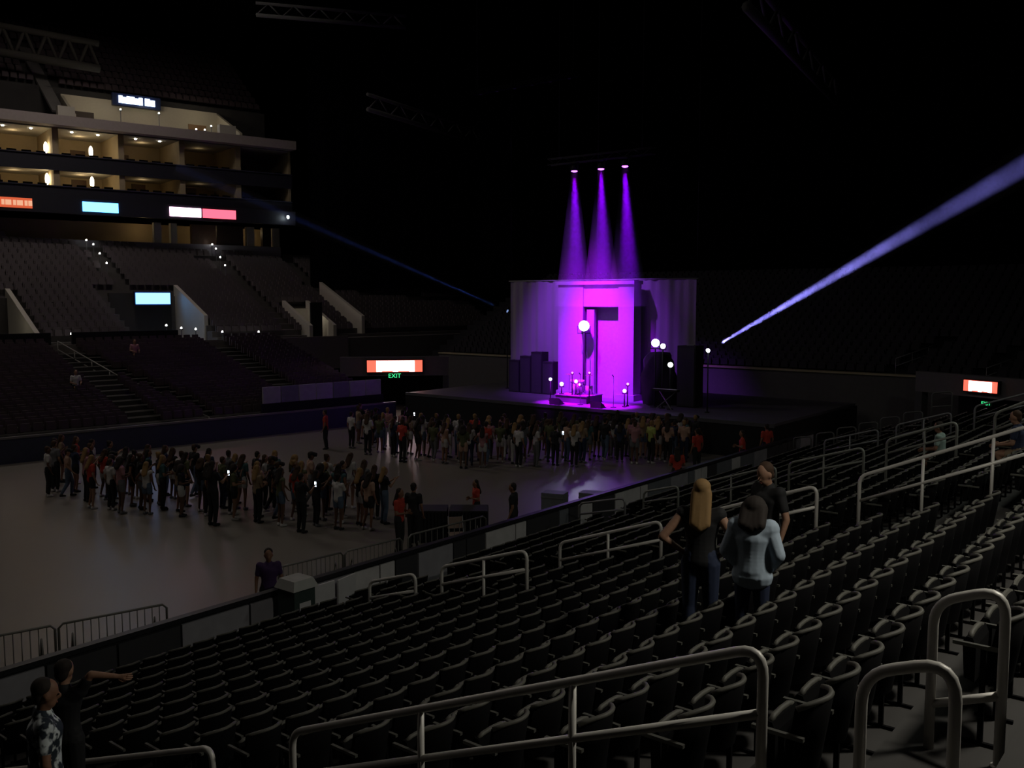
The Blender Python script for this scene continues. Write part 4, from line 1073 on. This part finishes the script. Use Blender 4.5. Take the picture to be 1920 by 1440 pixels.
def crowd(px, py, where, group, face, top=None, bot=None, k=None):
    p = on_z(px, py, 0)
    if p.x > XD - .4: p.x = XD - .45
    p.y = min(p.y, 35.4)
    k = rc.randrange(8) if k is None else k; tp = top or rc.choice(tops); bt = bot or rc.choice(bots)
    kind = 'shorts' if k in (1,3,5,6) else 'trousers'
    args = (face + rc.uniform(-.6,.6), rc.choice(SKINS), rc.choice(HAIRS[:2] + HAIRS), tp, bt, rc.choice(('black','white','grey')), group, rc.uniform(.93, 1.03))
    later((p.x, p.y), .35, lambda q: add_person(F[k], f'{fig_desc(k)} person in {tp} top and {bt} {kind} {where}', (q.x, q.y, 0), *args))
# the queue across the floor
front = [(85,928),(190,952),(300,964),(480,975),(640,990),(780,992)]
for px, tp, bt, k in ((98,'white','black',0),(190,'red','black',5),(218,'white','black',0),(252,'pink','grey',6),(278,'white','denim',1),(345,'black','white',6),(425,'black','black',7),(485,'tan','black',2),(548,'olive','denim',1),(603,'black','black',7),(637,'white','denim',3),(690,'peach','black',5)):
    crowd(px, interp(front, px) - (0 if k != 7 else 6), 'in the queue across the floor', 'fans queueing on the floor', -.2, tp, bt, k)
for row, dy, step in ((0, 4, 34), (1, 17, 27), (2, 30, 30)):
    px = 100 + row*9
    while px < 735 - row*40:
        crowd(px + rc.uniform(-6,6), interp(front, px) - dy - rc.uniform(0,6), 'in the queue across the floor', 'fans queueing on the floor', -.2); px += step + rc.uniform(-5,6)
# the pit before the stage
pit = [(655,846),(700,855),(760,868),(870,878),(1000,874),(1150,872),(1290,866)]
for px, tp, bt, k in ((755,'red','black',0),(870,'olive','peach',6),(995,'white','black',0),(1020,'white','grey',2),(1040,'white','black',7),(1190,'pink','grey',3),(1225,'lime','black',0),(1255,'peach','black',2),(1272,'peach','navy',0),(690,'white','black',2),(905,'pink','white',1)):
    crowd(px, interp(pit, px), 'in the crowd before the stage', 'fans standing before the stage', 0, tp, bt, k)
for row, dy, step in ((0, 5, 25), (1, 14, 23), (2, 24, 26)):
    px = 662 + row*8
    while px < 1292:
        crowd(px + rc.uniform(-5,5), interp(pit, px) - dy - rc.uniform(0,4), 'in the crowd before the stage', 'fans standing before the stage', 0); px += step + rc.uniform(-4,5)
# staff on the floor
def staff(px, top_py, label, k, tp, bt, rz, xmin=None, hgt=1.76):
    p = on_z(px, top_py, hgt); x = p.x
    if x > XD - .35: p = on_x(px, top_py, XD - .45)
    if p.x < -15.0: p.y = min(p.y, 35.4)
    later((p.x, p.y), .35, lambda q: add_person(F[k], label, (q.x, q.y, 0), rz, SKINS[1], HAIRS[0], tp, bt, 'black', None, hgt/1.74))
staff(503, 1027, 'person in purple polo shirt and black trousers standing behind the near dasher', 0, 'purple', 'black', -2.2)
staff(893, 899, 'guard in red shirt standing behind the black-skirted tables', 2, 'red', 'black', 2.6, hgt=1.52)
staff(963, 905, 'person in dark clothes standing alone on the purple-lit floor', 0, 'black', 'black', 2.0)
staff(748, 915, 'person in orange-red top bending at the table by the queue', 2, 'red', 'black', -1.2)
staff(775, 905, 'person in black standing beside the queue at the skirted tables', 0, 'black', 'black', .4)
staff(1270, 848, 'guard in red shirt at the near dasher right of the purple glow', 2, 'red', 'black', .6)
staff(1308, 803, 'guard in dim red shirt by the stage right corner', 0, 'red', 'black', 1.2)
staff(1393, 808, 'guard in bright red shirt beyond the man in black', 2, 'red', 'black', 2.0)
staff(1438, 812, 'guard in red shirt partly hidden behind the man in black', 0, 'red', 'black', .9)
staff(610, 768, 'guard in red shirt at the far dasher near the tunnel', 0, 'red', 'black', 2.2)
# raised phones, each in a lifted hand
RF = [figure(dict(ER=(.24,.14,1.16), WR=(.16,.34,1.30)), hair=h_) for h_ in ('long', 'short')]
for k, (px, py, z) in enumerate(((427,887,1.50),(603,903,1.34),(770,777,1.40),(1050,812,1.27))):
    p = on_z(px, py, z); sc_ = z/1.36; rz = (.05, 0, -.05, .1)[k]
    off = Matrix.Rotation(rz, 3, 'Z') @ V((.126*sc_, .426*sc_, 0))
    def make(q, k=k, p=p, off=off, rz=rz, sc_=sc_):
        add_person(RF[k % 2], ['long-haired person in black lifting a lit phone in the queue', 'short-haired person in black lifting a lit phone in the queue', 'long-haired person in black lifting a phone before the stage', 'short-haired person in black lifting a phone before the stage'][k], (q.x, q.y, 0), rz, SKINS[k % 3], HAIRS[0], 'black', 'black', 'black', 'fans queueing on the floor' if k < 2 else 'fans standing before the stage', sc_)
        t = thing('phone', ['lit phone held up by a long-haired person in the queue', 'lit phone held up by a short-haired person in the queue', 'lit phone held over the crowd under the red sign', 'lit phone held in the crowd below the drum riser'][k], 'phone', (q.x+off.x, q.y+off.y, p.z), rz)
        MB().box((-.04,0,-.075),(.04,.01,.075)).build('case', amp_m, t); MB().box((-.036,-.004,-.07),(.036,0,.07)).build('screen', glow('phone_glow', (.7,.85,1), 5), t)
    later((p.x-off.x*.95, p.y-off.y*.95), .45, make)
FIXED = [(TB0.lerp(TB1, t_/4), .62) for t_ in range(5)]
for it in range(200):
    for i_, A in enumerate(FLOOR_PEOPLE):
        for B in FLOOR_PEOPLE[i_+1:]:
            d = B[0] - A[0]; L_ = d.length; need = A[1] + B[1]
            if L_ < need:
                d = d / L_ if L_ > 1e-4 else Vector((1, 0)); A[0] -= d*(need-L_)*.5; B[0] += d*(need-L_)*.5
        for c_, r_ in FIXED:
            d = A[0] - Vector((c_.x, c_.y))
            if d.length < r_: A[0] += d.normalized()*(r_-d.length)
        A[0].x = min(A[0].x, XD - .45)
        if A[0].x < -15.0 and A[0].x > -36.6: A[0].y = min(A[0].y, 35.4)
for q, _, make in FLOOR_PEOPLE: make(q)

# spectators in the near stand
NV = .013
def at_d(px, py, d): return EYEV + ray(px, py) * d
def stand_person(meshes, label, px, py_head, d, rz, skin, hair, tp, bt, headz=1.60, scale=1.0):
    p = at_d(px, py_head, d); row = min(ROWS, key=lambda a: abs(a + .38 + p.x)); x = -(row + .46)
    z = tread(row); k = (x / p.x); q = EYEV + (p - EYEV) * k    # slide along the view ray into the row's standing space
    return add_person(meshes, label, (q.x, q.y, z), rz, skin, hair, tp, bt, 'black', None, max(.9, min(1.16, (q.z - z)/headz)) if scale is None else scale)
man = figure(dict(EL=(-.27,-.01,1.12), WL=(-.26,.07,.88), ER=(.27,-.02,1.13), WR=(.27,.06,.88), H=(0,.06,1.59)), NV, 'short')
stand_person(man, 'man in black t-shirt standing before a steel handrail', 1442, 887, 9.8, 2.75, SKINS[0], HAIRS[1], 'black', 'black', scale=None)
blon = figure(dict(EL=(-.36,-.10,1.17), WL=(-.19,.02,1.02), ER=(.33,-.06,1.17), WR=(.18,.05,1.0)), NV, 'long', 'none')
stand_person(blon, 'blonde woman in dark tank top with hands on hips among the seats', 1316, 925, 9.4, .35, SKINS[0], HAIRS[2], 'black', 'navy', scale=None)
sky = figure(dict(EL=(-.27,-.04,1.14), WL=(-.16,.12,.95), ER=(.27,-.04,1.14), WR=(.16,.14,.95), H=(.0,.07,1.58), C=(.0,.0,1.29)), NV, 'bushy', 'long', oversize=.03)
stand_person(sky, 'dark-haired woman in pale blue shirt standing with her back turned', 1412, 1003, 8.7, .25, SKINS[1], HAIRS[0], 'sky', 'navy', scale=None)
flor = figure(dict(EL=(-.26,0,1.13), ER=(.26,0,1.13)), NV, 'short', 'short', fat=1.12)
m_f = bpy.data.materials.new('floral_cloth'); m_f.use_nodes = True; nt = m_f.node_tree; b_ = nt.nodes['Principled BSDF']
vo = nt.nodes.new('ShaderNodeTexNoise'); vo.inputs['Scale'].default_value = 13; cr = nt.nodes.new('ShaderNodeValToRGB'); tc = nt.nodes.new('ShaderNodeTexCoord')
cr.color_ramp.elements[0].position = .48; cr.color_ramp.elements[0].color = (.02,.03,.045,1); cr.color_ramp.elements[1].position = .58; cr.color_ramp.elements[1].color = (.72,.78,.80,1)
nt.links.new(tc.outputs['Object'], vo.inputs['Vector']); nt.links.new(vo.outputs['Fac'], cr.inputs['Fac']); nt.links.new(cr.outputs['Color'], b_.inputs['Base Color']); b_.inputs['Roughness'].default_value = .8
stand_person(flor, 'man in black and white floral shirt near the lowest handrail', 78, 1303, 7.2, -.4, SKINS[1], HAIRS[0], m_f, 'black', scale=None)
rais = figure(dict(ER=(.30,.0,1.60), WR=(.52,.08,1.56), SR=(.18,0,1.43)), NV, 'short', 'short')
stand_person(rais, 'person in black with bent raised arm beside the floral shirt', 118, 1262, 8.3, .55, SKINS[0], HAIRS[0], 'black', 'black', scale=None)
SIT = dict(P=(0,0,.56), C=(0,.03,.92), N=(0,.03,1.06), H=(0,.07,1.22), SL=(-.17,.03,1.02), SR=(.17,.03,1.02), EL=(-.24,.06,.76), WL=(-.12,.32,.70), ER=(.24,.06,.76), WR=(.12,.32,.70),
           hL=(-.08,.0,.54), hR=(.08,.0,.54), KL=(-.10,.33,.53), KR=(.10,.33,.53), AL=(-.10,.15,.09), AR=(.10,.15,.09))
sit = figure(SIT, NV, 'short', 'short', legs='shorts')
def seat_person(label, k, skin, hair, tp, bt):
    a, y = OCC[k]; add_person(sit, label, (-(a+.20), y, tread(a)), math.pi/2, skin, hair, tp, bt)
seat_person('spectator in navy shirt sitting by the longest handrail', 0, SKINS[0], HAIRS[1], 'navy', 'tan')
seat_person('spectator in pale mint shirt sitting behind a far handrail', 1, SKINS[1], HAIRS[0], 'mint', 'black')
def far_person(k, label, tp):
    a_, w = FAR_SIT[k]; add_person(sit, label, FAR.pt(a_, w+.15-.12, far_low(w)), -FAR.ang - math.pi/2, SKINS[0], HAIRS[1], tp, 'black')
far_person(0, 'spectator in white shirt sitting alone in the far lower stand', 'white')
far_person(1, 'spectator in pink top sitting high in the far lower stand', 'pink')
bpy.data.scenes.remove(TMP)
